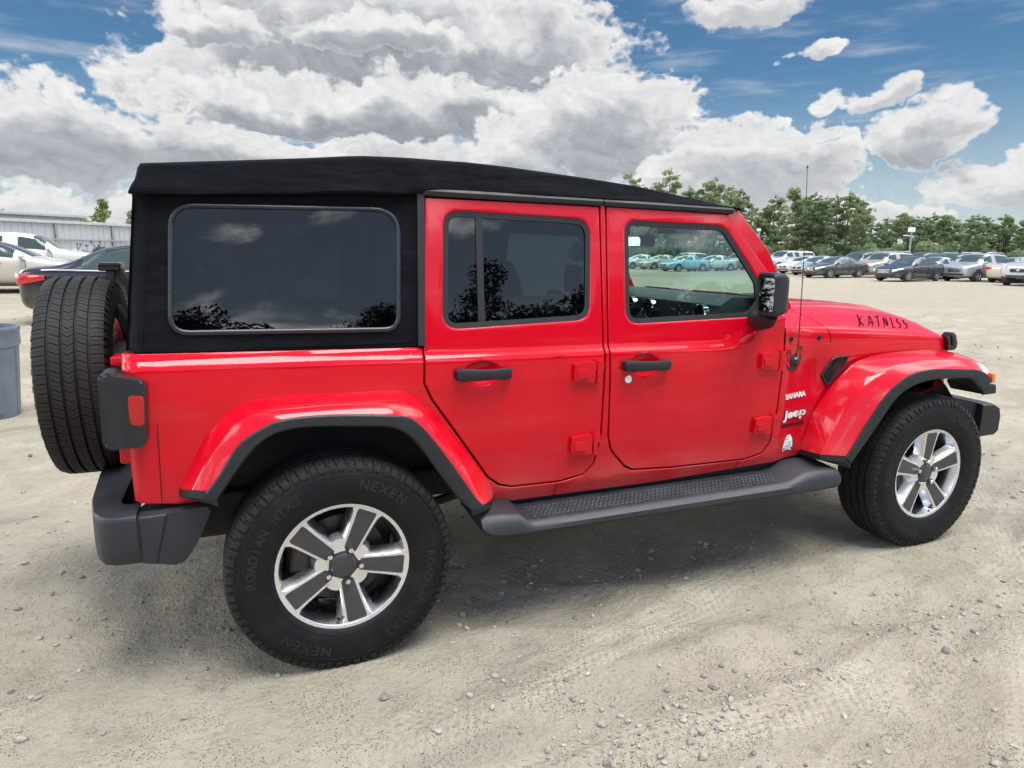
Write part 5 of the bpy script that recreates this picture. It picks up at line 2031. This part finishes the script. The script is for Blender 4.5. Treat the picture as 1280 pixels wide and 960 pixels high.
def make_car(kind, label, cat, group, az=None, d=None, head=180.0, paint=(.5, .5, .5), metal=.5, xy=None, grille=0, taillamp=None, name='parked_car', scale=1.0, chrome=False, roof_rack=False, lamp=None):
    spec = dict(sedan=SEDAN, suv=SUV, pickup=PICKUP)[kind]
    if kind not in CARS:
        CARS[kind] = (car_parts(spec, kind == 'pickup'), car_wheel_meshes(spec['R']))
    parts, (tm, rm) = CARS[kind]
    x, y = xy if xy else polar(az, d)
    root = empty(name, (x, y, gz(x, y)), RAD(head))
    root.scale = (scale,) * 3
    tag(root, label, cat, group)
    pk = 'car_paint_%.2f_%.2f_%.2f' % paint
    if pk not in M:
        m, nt, b = new_mat(pk)
        o_ = texco(nt)
        xx, yy, zz = sepa(nt, o_)
        low = zz.ramp(.75, .25) * noise(nt, o_, 3.0, 4.0, .6).ramp(.3, .7)
        setin(b, col=cmix(nt, low * .35, paint, (.40, .34, .27)), rough=.35, metal=metal * .6, coat=.9, crough=.05)
        M[pk] = m
    body_ = None
    for mi, (nm, me) in parts.items():
        o = link(nm, me, root)
        if not me.materials: me.materials.append(M['car_glass'])
        if mi == 0:
            o.material_slots[0].link = 'OBJECT'; o.material_slots[0].material = M[pk]
            body_ = o
    W = spec['W'] / 2; st = spec['st']; R = spec['R']
    # wheels in dark arches
    for wx in spec['wb']:
        for s in (-1, 1):
            bm = bmesh.new()
            pts = [(wx + R * 1.16 * math.cos(a), R + R * 1.16 * math.sin(a)) for a in [RAD(-38 + 256 * k / 22) for k in range(23)]]
            prism(bm, pts, s * W * .70, s * (W * 1.004), .0)
            build('wheel_arch', bm, 'car_trim', root, smooth=30, weighted=False)
            w = link('wheel', tm, root)
            w.location = (wx, s * (W - .085), R)
            if s > 0: w.rotation_euler = (0, 0, math.pi)
            link('rim', rm, w)
    xf = st[0][0]; xr = st[-1][0]
    belt_f = st[1][3]
    for s in (-1, 1):
        bm = bmesh.new()       # headlamp wraps the front corner
        P = []
        zc_ = belt_f - .03; h = .075 if kind == 'sedan' else .09
        q = [(st[0][0] - .005, W * .56), (st[1][0] - .015, W * .76), ((st[1][0] + st[2][0]) / 2, W * .865), (st[2][0], W * .925), (st[2][0] - .22, W * .965)]
        rows = [[(px_ + .018, s * (py_ + .012), zc_ + k * .03 - h * (1 - k * .12)), (px_ + .03, s * (py_ + .022), zc_ + k * .03), (px_ + .0, s * (py_ - .015), zc_ + k * .03 + h * (1 - k * .16))] for k, (px_, py_) in enumerate(q)]
        grid_loft(bm, rows)
        build('headlight', bm, 'headlamp', root, smooth=60)
        bm = bmesh.new()
        zt = st[-2][3] if kind != 'pickup' else 1.05
        if kind == 'sedan':
            q = [(xr + .40, W * .985, .010, .030), (xr + .25, W * .970, -.005, .055), (xr + .10, W * .93, -.015, .075), (xr + .03, W * .86, -.015, .080), (xr - .012, W * .68, -.01, .07), (xr - .03, W * .50, 0, .05)]
        else:
            q = [(xr + .22, W * .985, 0, .05), (xr + .08, W * .975, 0, .17), (xr + .0, W * .93, 0, .20), (xr - .02, W * .80, 0, .19), (xr - .03, W * .72, 0, .17)]
        if taillamp: q = [(a + (a - xr) * (taillamp - 1) * .6, b_, c_ - .01, e * taillamp * .85) for a, b_, c_, e in q]
        rows = [[(a, s * (b_ + .014), zt - .045 + c_ - e), (a - .010, s * (b_ + .022), zt - .045 + c_), (a, s * (b_ + .008), zt - .045 + c_ + e)] for a, b_, c_, e in q]
        grid_loft(bm, rows)
        build('taillight', bm, 'tail_red', root, smooth=60)
        bm = bmesh.new()
        mx = spec['ws'][0] - .18
        rbox(bm, (mx, s * (W * .95 + .10), st[5][3] + .10), (.13, .20, .13), .045, 3)
        rbox(bm, (mx, s * (W * .95 + .0), st[5][3] + .05), (.07, .12, .05), .01)
        o = build('wing_mirror', bm, M[pk], root)
        for hx in ((.55, -.55) if kind != 'pickup' else (.6, -.35)):
            bm = bmesh.new()
            rbox(bm, (hx - .30, s * (W * .985 + .012), st[7][3] - .085), (.20, .035, .03), .01)
            build('door_handle', bm, M[pk], root)
    bm = bmesh.new()           # grille and lower intake
    xg = st[0][0]
    gzc = (st[0][2] + st[0][3]) / 2 + .09
    rbox(bm, (xg + .002, 0, gzc), (.05, W * (.78 if grille != 2 else .95), .16 if kind == 'sedan' else .22), .02)
    rbox(bm, (xg - .03, 0, st[0][2] + .01), (.08, W * 1.15, .10), .02)
    g_ = build('grille', bm, 'car_trim', root)
    bm = bmesh.new()
    if grille:
        for k in range(3):
            rbox(bm, (xg + .030, 0, gzc - .06 + k * .06), (.02, W * .8, .018), .005)
        rbox(bm, (xg + .036, 0, gzc), (.02, .15, .13), .02)
        rbox(bm, (xg + .026, 0, gzc + .115), (.03, W * .9, .02), .006)
    else:
        rbox(bm, (xg + .030, 0, gzc), (.02, .14, .09), .02)
        rbox(bm, (xg + .022, 0, gzc + .085), (.03, W * .8, .018), .006)
    build('grille_trim', bm, 'chrome', g_)
    bm = bmesh.new()           # door gaps, and dark strips painted in as shade along the sills
    for s in (-1, 1):
        for gx in ((spec['ws'][0] - .12, spec['bp'], spec['glass'][1] + (.55 if kind == 'sedan' else .85)) if kind != 'pickup' else (1.05, .02, -.95)):
            rbox(bm, (gx, s * (W * .992 + .004), (.30 + st[7][3]) / 2), (.012, .012, st[7][3] - .32), 0)
        rbox(bm, (0, s * (W * .955), st[7][2] + .05), (spec['wb'][0] - spec['wb'][1] - R * 2.2, .03, .08), .01)
    build('door_gap_sill_shade', bm, 'car_trim', body_, smooth=0)
    if chrome:
        bm = bmesh.new()
        for s in (-1, 1):
            P = [(x_, s * (W * np.interp(-x_, [-q[0] for q in st], [q[1] for q in st]) * .972 + .006), np.interp(-x_, [-q[0] for q in st], [q[3] for q in st]) + .012) for x_ in np.linspace(.9, -1.95, 20)]
            tube(bm, P, .013, 6)
        build('belt_moulding', bm, 'chrome', root)
    if roof_rack:
        for s in (-1, 1):
            bm = bmesh.new()
            tube(bm, [(.25, s * W * .66, 1.66), (.1, s * W * .66, 1.735), (-1.5, s * W * .66, 1.725), (-1.65, s * W * .66, 1.66)], .02, 6)
            build('roof_rail', bm, 'chrome', root)
    return root


GR = "cars parked in the row under the pines"
make_car('pickup', "silver crew-cab pickup with a bed cap, leftmost of the row under the pines", "pickup", GR, 43.4, 70, 186, (.40, .415, .44), .8)
make_car('sedan', "white sedan half hidden behind the grey sedan with the chrome grille", "car", GR, 44.7, 62, 184, (.56, .57, .58), .1)
make_car('sedan', "pale silver sedan nose-on between the white sedan and the grey one", "car", GR, 45.7, 58, 187, (.38, .40, .43), .7)
make_car('sedan', "dark grey sedan with a broad chrome grille, in front of the dark SUV", "car", GR, 46.8, 52.5, 184, (.050, .056, .064), .6, grille=2)
make_car('suv', "dark green-black large SUV behind the dark grey sedan", "SUV", GR, 48.5, 62, 186, (.022, .026, .030), .5, scale=1.08)
make_car('suv', "beige large SUV with roof rails, left of the navy sedan", "SUV", GR, 50.1, 56, 185, (.40, .35, .29), .5, scale=1.05, roof_rack=True, grille=1)
make_car('suv', "navy SUV whose roof shows between the beige SUV and the light pole", "SUV", GR, 52.3, 64, 186, (.018, .030, .060), .5, scale=1.05)
make_car('sedan', "navy blue sedan standing foremost in the middle of the row", "car", GR, 51.7, 48.5, 186, (.016, .022, .036), .5, grille=1)
make_car('sedan', "silver sedan whose tail shows behind the navy sedan", "car", GR, 53.2, 54, 186, (.36, .37, .39), .8)
make_car('suv', "dark blue SUV with silver roof rails left of the silver SUV", "SUV", GR, 54.3, 58, 186, (.03, .045, .075), .5, roof_rack=True)
make_car('suv', "silver SUV with a slatted grille, nose towards us at the right of the row", "SUV", GR, 55.7, 51.5, 186, (.40, .415, .44), .8, grille=1, roof_rack=True)
make_car('sedan', "cream sedan with its red tail lamp showing, right of the silver SUV", "car", GR, 58.2, 51, 8, (.55, .48, .37), .4)
make_car('pickup', "pale grey pickup cut off by the right picture edge", "pickup", GR, 59.6, 47, 186, (.45, .46, .48), .7)
GW = "cars seen through the front door window"
make_car('sedan', "white sedan seen through the front door window, leftmost there", "car", GW, 32.2, 72, 186, (.55, .56, .57), .1)
make_car('sedan', "tan sedan seen through the front door window", "car", GW, 33.9, 70, 186, (.42, .35, .27), .4)
make_car('suv', "beige SUV seen through the middle of the front door window", "SUV", GW, 36.0, 73, 186, (.45, .38, .30), .4)
make_car('sedan', "light blue sedan in front of the beige SUV, seen through the front door window", "car", GW, 35.8, 64, 186, (.22, .42, .58), .4)
make_car('sedan', "silver sedan seen through the front door window beside the windscreen pillar", "car", GW, 38.0, 67, 186, (.50, .54, .56), .7)
make_car('suv', "grey SUV seen through the windscreen behind the wing mirror", "SUV", GW, 40.0, 72, 186, (.28, .29, .31), .6)

make_car('sedan', "glossy black sedan with a red tail lamp, partly behind the spare wheel", "car", None, xy=(-1.50, 12.05), head=-4, paint=(.008, .009, .011), metal=.3, chrome=True, taillamp=1.5)
make_car('sedan', "cream sedan with its wing mirror at the left picture edge, behind the black sedan", "car", None, xy=(-6.55, 20.6), head=-3, paint=(.52, .475, .40), metal=.2)
make_car('suv', "white SUV parked nearest the metal fence, behind the cream sedan", "SUV", None, xy=(-6.9, 25.2), head=-2, paint=(.57, .55, .505), metal=.1)

# ------------------------------------------------------------------ motorcycles
M['bike_purple'] = plain('purple_fairing', (.10, .09, .22), .25, coat=1.0)
M['bike_white'] = plain('white_fairing', (.65, .65, .68), .3, coat=1.0)


def motorcycle(label, x, y, rz, mat):
    r = empty('motorcycle', (x, y, gz(x, y)), RAD(rz))
    tag(r, label, 'motorcycle', 'motorcycles by the metal fence')
    for wx in (.70, -.68):
        bm = bmesh.new()
        lathe(bm, [(-.05, .20), (-.065, .26), (-.05, .305), (0, .315), (.05, .305), (.065, .26), (.05, .20)], 24, 'Y', (wx, 0, .315))
        w = build('wheel', bm, 'car_tyre', r)
        bm = bmesh.new()
        lathe(bm, [(-.04, .205), (.04, .205), (.04, .18), (-.04, .18), (-.04, .205)], 24, 'Y', (wx, 0, .315))
        for k in range(5):
            a = k * 1.2566
            tube(bm, [(wx, 0, .315), (wx + .19 * math.cos(a), 0, .315 + .19 * math.sin(a))], .014, 6)
        build('rim', bm, 'car_trim', w)
    bm = bmesh.new()
    for s in (-1, 1):
        tube(bm, [(.70, s * .08, .315), (.50, s * .09, .80), (.45, s * .09, .95)], .024, 8)
        tube(bm, [(-.68, s * .09, .315), (-.1, s * .10, .42), (.25, s * .1, .75)], .03, 8)
    rbox(bm, (.02, 0, .45), (.48, .30, .36), .06)
    tube(bm, [(.2, -.16, .35), (-.2, -.18, .25), (-.75, -.20, .42)], .045, 10)
    build('frame', bm, 'car_trim', r)
    bm = bmesh.new()
    rows = []
    for x_, w, z0, z1 in ((.72, .03, .74, .80), (.62, .13, .60, .94), (.40, .19, .42, 1.02), (.15, .17, .55, .98), (-.12, .12, .70, .86)):
        rows.append([(x_, w * math.cos(a), (z0 + z1) / 2 + (z1 - z0) / 2 * math.sin(a)) for a in [2 * math.pi * k / 12 for k in range(12)]])
    vs = grid_loft(bm, rows, True); cap(bm, vs[0]); cap(bm, vs[-1])
    build('fairing', bm, mat, r)
    bm = bmesh.new()
    rows = []
    for x_, w, z0, z1 in ((-.05, .12, .74, .86), (-.35, .15, .72, .84), (-.60, .11, .84, .93), (-.90, .05, .98, 1.02)):
        rows.append([(x_, w * math.cos(a), (z0 + z1) / 2 + (z1 - z0) / 2 * math.sin(a)) for a in [2 * math.pi * k / 12 for k in range(12)]])
    vs = grid_loft(bm, rows, True); cap(bm, vs[0]); cap(bm, vs[-1])
    build('seat', bm, mat if mat == 'bike_purple' else 'car_trim', r)
    bm = bmesh.new()
    tube(bm, [(.38, -.36, 1.02), (.45, -.12, .98), (.45, .12, .98), (.38, .36, 1.02)], .016, 8)
    for s in (-1, 1):
        tube(bm, [(.45, s * .2, 1.0), (.52, s * .28, 1.17)], .009, 6)
        rbox(bm, (.52, s * .30, 1.20), (.03, .11, .06), .012)
    build('handlebar', bm, 'car_trim', r)
    return r


x, y = polar(-11.0, 30.5); motorcycle("purple and white sport motorcycle parked in front of the metal fence", x, y, 20, 'bike_white')
x, y = polar(-10.0, 30.0); motorcycle("black and purple motorcycle close behind the roof of the black sedan", x, y, 50, 'bike_purple')
x, y = polar(-8.2, 31.5); motorcycle("motorcycle of which little but the handlebar shows above the black sedan's roof", x, y, 160, 'car_trim')

# ------------------------------------------------------------------ grey bin
M['bin'] = plain('grey_blue_bin_plastic', (.115, .14, .175), .55, var=.15, scale=5, grain=.1)
bx_, by_ = -2.51, 4.22
br = empty('trash_can', (bx_, by_, gz(bx_, by_) - .01), RAD(60))
tag(br, "grey-blue round plastic trash can standing at the left picture edge", "trash can")
bm = bmesh.new()
lathe(bm, [(0, .0), (0, .245), (.015, .258), (.10, .266), (.50, .298), (.66, .310), (.665, .318), (.79, .326), (.80, .334), (.83, .338), (.842, .334), (.842, .318), (.82, .314), (.60, .292), (.05, .25), (.05, 0)], 56, 'Z')
build('can_body', bm, 'bin', br)
for s in (-1, 1):
    bm = bmesh.new()
    rbox(bm, (s * .350, 0, .745), (.05, .20, .03), .012)
    rbox(bm, (s * .337, .10, .70), (.04, .03, .10), .01); rbox(bm, (s * .337, -.10, .70), (.04, .03, .10), .01)
    build('handle', bm, 'bin', br)
for k in range(8):
    bm = bmesh.new()
    a = RAD(22.5 + 45 * k)
    rows = []
    for z, r_ in ((.06, .262), (.64, .309)):
        rows.append([((r_ - .004) * math.cos(a - .11), (r_ - .004) * math.sin(a - .11), z), ((r_ + .009) * math.cos(a - .09), (r_ + .009) * math.sin(a - .09), z), ((r_ + .009) * math.cos(a + .09), (r_ + .009) * math.sin(a + .09), z), ((r_ - .004) * math.cos(a + .11), (r_ - .004) * math.sin(a + .11), z)])
    vs = grid_loft(bm, rows); cap(bm, vs[0]); cap(bm, vs[-1])
    build('rib', bm, 'bin', br)

# ------------------------------------------------------------------ metal fence
def fence_mat():
    m, nt, b = new_mat('pale_sheet_metal')
    o = texco(nt)
    x_, y_, z_ = sepa(nt, o)
    st_ = noise(nt, comb(nt, x_ * 3.0, y_ * 3.0, z_ * .3), 1.0, 5.0, .65)
    c = cmix(nt, st_.ramp(.35, .75), (.40, .42, .43), (.32, .33, .33))
    setin(b, col=c, rough=.5, metal=.15)
    return m


M['sheet_metal'] = fence_mat()
M['fence_steel'] = plain('weathered_steel', (.26, .27, .28), .6, .4, var=.25)
F0 = Vector((-13.5, 26.8)); FD = Vector((10, 12)).normalized(); FL = 27.0
fr = empty('metal_fence', (F0.x, F0.y, gz(F0.x, F0.y)), math.atan2(FD.y, FD.x))
tag(fr, "tall pale corrugated metal fence behind the motorcycles", "fence")
H_ = 2.18
def fence_z(u):
    return gz(F0.x + FD.x * u, F0.y + FD.y * u) - gz(F0.x, F0.y)
npan = 9; pw = FL / npan
for k in range(npan):
    bm = bmesh.new()
    rows = [[], []]
    per = .30
    u = k * pw + .02
    while u < (k + 1) * pw - .02:
        for du, dy in ((0, 0), (.10, 0), (.13, -.022), (.20, -.022), (.23, 0)):
            if u + du > (k + 1) * pw - .02: break
            z0 = fence_z(u + du)
            rows[0].append((u + du, dy, z0 + .05)); rows[1].append((u + du, dy, H_ + .0))
        u += per
    grid_loft(bm, rows)
    build('panel', bm, 'sheet_metal', fr, smooth=20, weighted=False)
    bm = bmesh.new()
    z0 = fence_z(k * pw)
    rbox(bm, (k * pw, -.05, (z0 + H_) / 2), (.09, .09, H_ - z0), .008)
    build('post', bm, 'fence_steel', fr)
bm = bmesh.new()
rbox(bm, (FL / 2, -.05, H_ + .05), (FL, .14, .13), .01)
build('rail', bm, 'sheet_metal', fr)
bm = bmesh.new()
rbox(bm, (FL / 2, -.075, 1.45), (FL, .05, .07), .008)
build('rail', bm, 'fence_steel', fr)
# low shed roof beyond the fence
x, y = polar(-15.0, 46)
sr = empty('shed', (x, y, gz(x, y)), RAD(48))
tag(sr, "low shed whose pale roof edge shows over the metal fence at the left picture edge", "shed")
bm = bmesh.new(); rbox(bm, (0, 0, 1.31), (7.0, 4.5, 2.62), .02); build('wall', bm, 'sheet_metal', sr)
bm = bmesh.new(); rbox(bm, (0, 0, 2.72), (7.6, 5.1, .16), .02, rot=Matrix.Rotation(RAD(2), 4, 'X')); build('roof', bm, 'sheet_metal', sr)

# ------------------------------------------------------------------ light poles
def light_pole(label, az, d, h, k=1.0):
    x, y = polar(az, d)
    r = empty('light_pole', (x, y, gz(x, y)), RAD(200))
    tag(r, label, 'light pole', 'floodlight poles by the pines')
    bm = bmesh.new()
    tube(bm, [(0, 0, 0), (0, 0, h)], [.11, .08], 10)
    build('pole', bm, 'fence_steel', r)
    bm = bmesh.new()
    rbox(bm, (.12, 0, h + .20), (.20, .85 * k, .62 * k), .04)
    h_ = build('lamp_head', bm, 'bike_white', r)
    bm = bmesh.new()
    tube(bm, [(0, -.55 * k, h - .42), (0, 0, h - .42)], .05, 8)
    rbox(bm, (.05, -.75 * k, h - .40), (.2, .4 * k, .12), .03)
    build('side_lamp', bm, 'bike_white', r)


light_pole("light pole with a square white floodlight, above the navy sedan", 51.6, 88, 4.1, .8)
light_pole("light pole close to the red windscreen pillar", 41.3, 88, 4.2, .5)


# ------------------------------------------------------------------ trees
def leaf_mat(name, a, b_, c_):
    m, nt, b = new_mat(name)
    o = texco(nt)
    n = noise(nt, o, .55, 4.0, .6)
    n2 = noise(nt, o, 3.1, 3.0, .6)
    col = cmix(nt, n.ramp(.35, .65), a, b_)
    col = cmix(nt, n2.ramp(.5, .75) * .6, col, c_)
    setin(b, col=col, rough=.65, spec=.3)
    t = nt.nodes.new('ShaderNodeBsdfTranslucent')
    nt.links.new(col.s, t.inputs[0])
    mx = nt.nodes.new('ShaderNodeMixShader')
    mx.inputs[0].default_value = .55
    out = nt.nodes['Material Output']
    nt.links.new(b.outputs[0], mx.inputs[1]); nt.links.new(t.outputs[0], mx.inputs[2]); nt.links.new(mx.outputs[0], out.inputs[0])
    return m


M['pine_leaf'] = leaf_mat('pine_needles', (0.185, 0.254, 0.124), (0.272, 0.330, 0.161), (0.369, 0.406, 0.211))
M['pine_leaf_dark'] = leaf_mat('pine_needles_dark', (0.150, 0.212, 0.114), (0.211, 0.280, 0.144), (0.281, 0.330, 0.176))
M['broad_leaf'] = leaf_mat('broad_leaves', (0.150, 0.195, 0.070), (0.220, 0.254, 0.091), (0.334, 0.321, 0.131))
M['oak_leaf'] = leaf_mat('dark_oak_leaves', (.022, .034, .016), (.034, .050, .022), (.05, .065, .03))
M['bark'] = plain('pine_bark', (.15, .115, .09), .9, var=.35, scale=6)


def leaf_cloud(r, centers, per, size, flat=.6):
    V = []
    for (c, rad) in centers:
        n = max(4, int(per * rad * rad))
        d = r.normal(size=(n, 3)); d /= np.linalg.norm(d, axis=1)[:, None]
        p = c + d * (rad * r.uniform(.25, 1.0, size=(n, 1)) ** .55) * np.array([1, 1, flat])
        a = r.normal(size=(n, 3)); a[:, 2] *= .5; a /= np.linalg.norm(a, axis=1)[:, None]
        b = np.cross(a, r.normal(size=(n, 3))); b /= np.linalg.norm(b, axis=1)[:, None] + 1e-9
        s = size * r.uniform(.6, 1.35, size=(n, 1))
        V.append(np.stack([p - a * s, p - b * s * .42, p + a * s, p + b * s * .42], 1))
    return np.concatenate(V).reshape(-1, 3)


def quads_mesh(name, V, mat):
    V = V.astype(np.float32)
    n = len(V)
    me = bpy.data.meshes.new(name)
    me.vertices.add(n); me.vertices.foreach_set('co', V.ravel())
    me.loops.add(n); me.loops.foreach_set('vertex_index', np.arange(n, dtype=np.int32))
    me.polygons.add(n // 4); me.polygons.foreach_set('loop_start', np.arange(0, n, 4, dtype=np.int32))
    me.update(calc_edges=True)
    me.materials.append(M[mat] if isinstance(mat, str) else mat)
    return me


def pine_variant(seed, h=10.0, bare=.42, spread=2.0, mat='pine_leaf', dens=52, leaf=.165):
    r = np.random.default_rng(seed)
    bm = bmesh.new()
    lean = r.normal(size=2) * .25
    tp = lambda t: Vector((lean[0] * t * t * 2, lean[1] * t * t * 2, h * t))
    tube(bm, [tp(t) for t in (0, .2, .4, .6, .8, .98)], [h * .017, h * .0145, h * .0125, h * .010, h * .006, h * .002], 7)
    cl = []
    nl = int(r.integers(20, 28))
    for k in range(nl):
        t = bare + (1 - bare) * (k + r.uniform(0, .8)) / nl
        a = k * 2.4 + r.uniform(-.6, .6)
        env = math.sin(min(1.0, (t - bare) / (1 - bare) * .62 + .30) * math.pi) ** .7
        L = spread * env * r.uniform(.30, 1.2)
        p0 = tp(t * .97)
        up = r.uniform(.0, .55)
        p1 = p0 + Vector((math.cos(a) * L, math.sin(a) * L, up * L))
        tube(bm, [p0, p0.lerp(p1, .5) + Vector((0, 0, -.04 * L)), p1], [h * .004, h * .003, h * .0012], 5)
        cl.append((np.array(p1), .30 + .32 * r.random()))
        for _ in range(2):
            cl.append((np.array(p1) + r.normal(size=3) * np.array([.34, .34, .22]), .20 + .18 * r.random()))
        if L > .9:
            for q in (.55, .78):
                cl.append((np.array(p0.lerp(p1, q)) + r.normal(size=3) * np.array([.28, .28, .16]), .34 + .26 * r.random()))
    cl.append((np.array(tp(1.0)), .32)); cl.append((np.array(tp(1.0)) + np.array([.1, -.1, .3]), .18))
    tm = bpy.data.meshes.new('trunk'); bm.to_mesh(tm); bm.free(); tm.materials.append(M['bark'])
    cm = quads_mesh('crown', leaf_cloud(r, cl, dens * 6, leaf, .62), mat)
    return tm, cm


def broad_variant(seed, h=6.0, mat='broad_leaf', spread=1.9, leaf=.24):
    r = np.random.default_rng(seed)
    bm = bmesh.new()
    tube(bm, [(0, 0, 0), (.08, 0, h * .3), (.02, .05, h * .75)], [h * .02, h * .015, h * .005], 7)
    cl = []
    for k in range(34):
        t = r.uniform(.22, 1.0)
        env = math.sin(min(1, t * .86 + .16) * math.pi) ** .6
        a = r.uniform(0, 6.283); rr = spread * env * math.sqrt(r.uniform(.1, 1))
        p = np.array([rr * math.cos(a), rr * math.sin(a), h * t * .97])
        cl.append((p, .42 + .40 * r.random()))
        if k % 2 == 0: tube(bm, [(.04, 0, h * min(.7, t * .75)), tuple(p)], [h * .006, h * .002], 5)
    tm = bpy.data.meshes.new('trunk'); bm.to_mesh(tm); bm.free(); tm.materials.append(M['bark'])
    cm = quads_mesh('crown', leaf_cloud(r, cl, 110, leaf, .8), mat)
    return tm, cm


PINES = [pine_variant(1), pine_variant(2, bare=.30, spread=2.3, mat='pine_leaf_dark'), pine_variant(3, bare=.50, spread=1.7, dens=36), pine_variant(4, bare=.22, spread=2.2, mat='pine_leaf_dark'), pine_variant(5, bare=.36, spread=2.0), pine_variant(6, bare=.55, spread=1.5, dens=42)]
BROAD = [broad_variant(11), broad_variant(12, mat='pine_leaf'), broad_variant(13, spread=2.3), broad_variant(14, mat='pine_leaf_dark')]


def tree(var, x, y, h, base_h, rz, label, group, name='pine_tree', wid=1.0):
    r = empty(name, (x, y, gz(x, y)), rz)
    s = (h - gz(x, y)) / base_h
    r.scale = (s * wid, s * wid, s)
    tag(r, label, 'tree', group)
    link('trunk', var[0], r); link('crown', var[1], r)
    return r


rng = random.Random(21)
LB = "tall slender pine in the tree line beyond the parked cars"
LG = "pines beyond the parked cars"
SKY_T = [(32.0, 5.9, 2), (33.0, 4.9, 0), (34.4, 6.1, 2), (35.9, 4.9, 0), (37.1, 5.2, 3), (38.0, 5.5, 0), (38.9, 4.9, 4), (39.7, 4.7, 1), (40.6, 3.2, 4), (41.4, 3.5, 5), (42.2, 4.2, 0), (43.2, 3.6, 2), (44.2, 4.7, 5), (44.7, 3.9, 3), (45.1, 4.3, 1), (46.0, 4.0, 3),
         (46.7, 4.1, 1), (47.4, 4.3, 0), (48.2, 3.3, 4), (48.7, 3.7, 5), (49.4, 2.2, 1), (50.1, 2.5, 4), (50.6, 2.8, 5), (51.2, 2.8, 2), (51.8, 2.6, 3), (52.4, 2.3, 1), (52.8, 2.8, 0), (53.7, 2.6, 5), (54.4, 2.6, 2), (55.0, 2.5, 4),
         (55.4, 2.6, 3), (56.0, 2.4, 1), (56.9, 2.6, 0), (57.4, 2.3, 4), (58.2, 2.5, 1), (59.0, 2.5, 2), (60.0, 2.6, 3), (61.2, 2.5, 0), (31.0, 4.6, 4), (29.6, 4.4, 1)]
for az, el, k in SKY_T:
    d = 142 + rng.uniform(-9, 12)
    x, y = polar(az, d)
    h = (CAM_POS.z + d * math.tan(RAD(el))) * 1.02
    tree(PINES[k], x, y, h, 10.0, rng.uniform(0, 6.28), LB, LG, wid=.95 if el > 3.2 else 1.15)
for i in range(46):           # the second and third ranks, lower, filling between
    az = 29 + 33 * (i + rng.uniform(-.4, .4)) / 46
    el = np.interp(az, [29, 38, 40.5, 46, 49, 62], [3.7, 4.0, 2.6, 3.1, 1.8, 1.9]) * rng.uniform(.72, 1.0)
    d = 134 + rng.uniform(0, 34)
    x, y = polar(az, d)
    h = CAM_POS.z + d * math.tan(RAD(el))
    if i % 3 == 1:
        tree(BROAD[i % 4], x, y, h * .9, 6.0, rng.uniform(0, 6.28), "leafy lower tree between the pines beyond the parked cars", "leafy trees between the pines", 'leafy_tree', 1.2)
    else:
        tree(PINES[(i * 5) % 6], x, y, h, 10.0, rng.uniform(0, 6.28), LB, LG, wid=1.2)
# undergrowth closing the wood at its foot
r_ = np.random.default_rng(5)
cl = []
for i in range(420):
    az = r_.uniform(27, 64); d = r_.uniform(128, 172)
    x, y = polar(az, d)
    cl.append((np.array([x, y, r_.uniform(.3, 3.1)]), r_.uniform(.7, 1.5)))
tag(link('undergrowth', quads_mesh('undergrowth', leaf_cloud(r_, cl, 50, .42, .8), 'pine_leaf_dark')), "dark undergrowth at the foot of the pines", "undergrowth", None, 'stuff')

# single trees showing over the metal fence on the left
for az, el, d, k, lab, w in ((-8.4, 3.4, 62, 0, "light green feathery tree rising alone above the metal fence", 1.0), (-9.7, 2.3, 70, 1, "low dark bush just topping the fence left of the feathery tree", 1.3),
                             (-6.3, 3.0, 66, 3, "tree half hidden behind the rear edge of the black soft top", 1.0), (-14.2, 2.5, 90, 3, "dark tree top beyond the shed at the left picture edge", 1.2), (-13.3, 2.4, 95, 2, "small round tree top right of the shed roof", 1.0)):
    x, y = polar(az, d)
    tree(BROAD[k], x, y, CAM_POS.z + d * math.tan(RAD(el)), 6.0, rng.uniform(0, 6), lab, None, 'leafy_tree', w * .8)

r_ = np.random.default_rng(8)
# the wood behind the photographer, which the windows and the paint mirror
cl = []
for i in range(44):
    az = 95 + 170 * (i + r_.uniform(-.3, .3)) / 44
    d = r_.uniform(58, 72)
    x, y = polar(az, d)
    h = r_.uniform(10.5, 13.0) * (1.0 + .25 * math.sin(i * 1.7))
    for k in range(58):
        t = r_.uniform(.03, 1) ** 1.3
        e = math.sin(min(1, t * .8 + .22) * math.pi) ** .6
        cl.append((np.array([x, y, h * t]) + np.append(r_.normal(size=2) * 3.0 * e, 0), r_.uniform(1.2, 2.1)))
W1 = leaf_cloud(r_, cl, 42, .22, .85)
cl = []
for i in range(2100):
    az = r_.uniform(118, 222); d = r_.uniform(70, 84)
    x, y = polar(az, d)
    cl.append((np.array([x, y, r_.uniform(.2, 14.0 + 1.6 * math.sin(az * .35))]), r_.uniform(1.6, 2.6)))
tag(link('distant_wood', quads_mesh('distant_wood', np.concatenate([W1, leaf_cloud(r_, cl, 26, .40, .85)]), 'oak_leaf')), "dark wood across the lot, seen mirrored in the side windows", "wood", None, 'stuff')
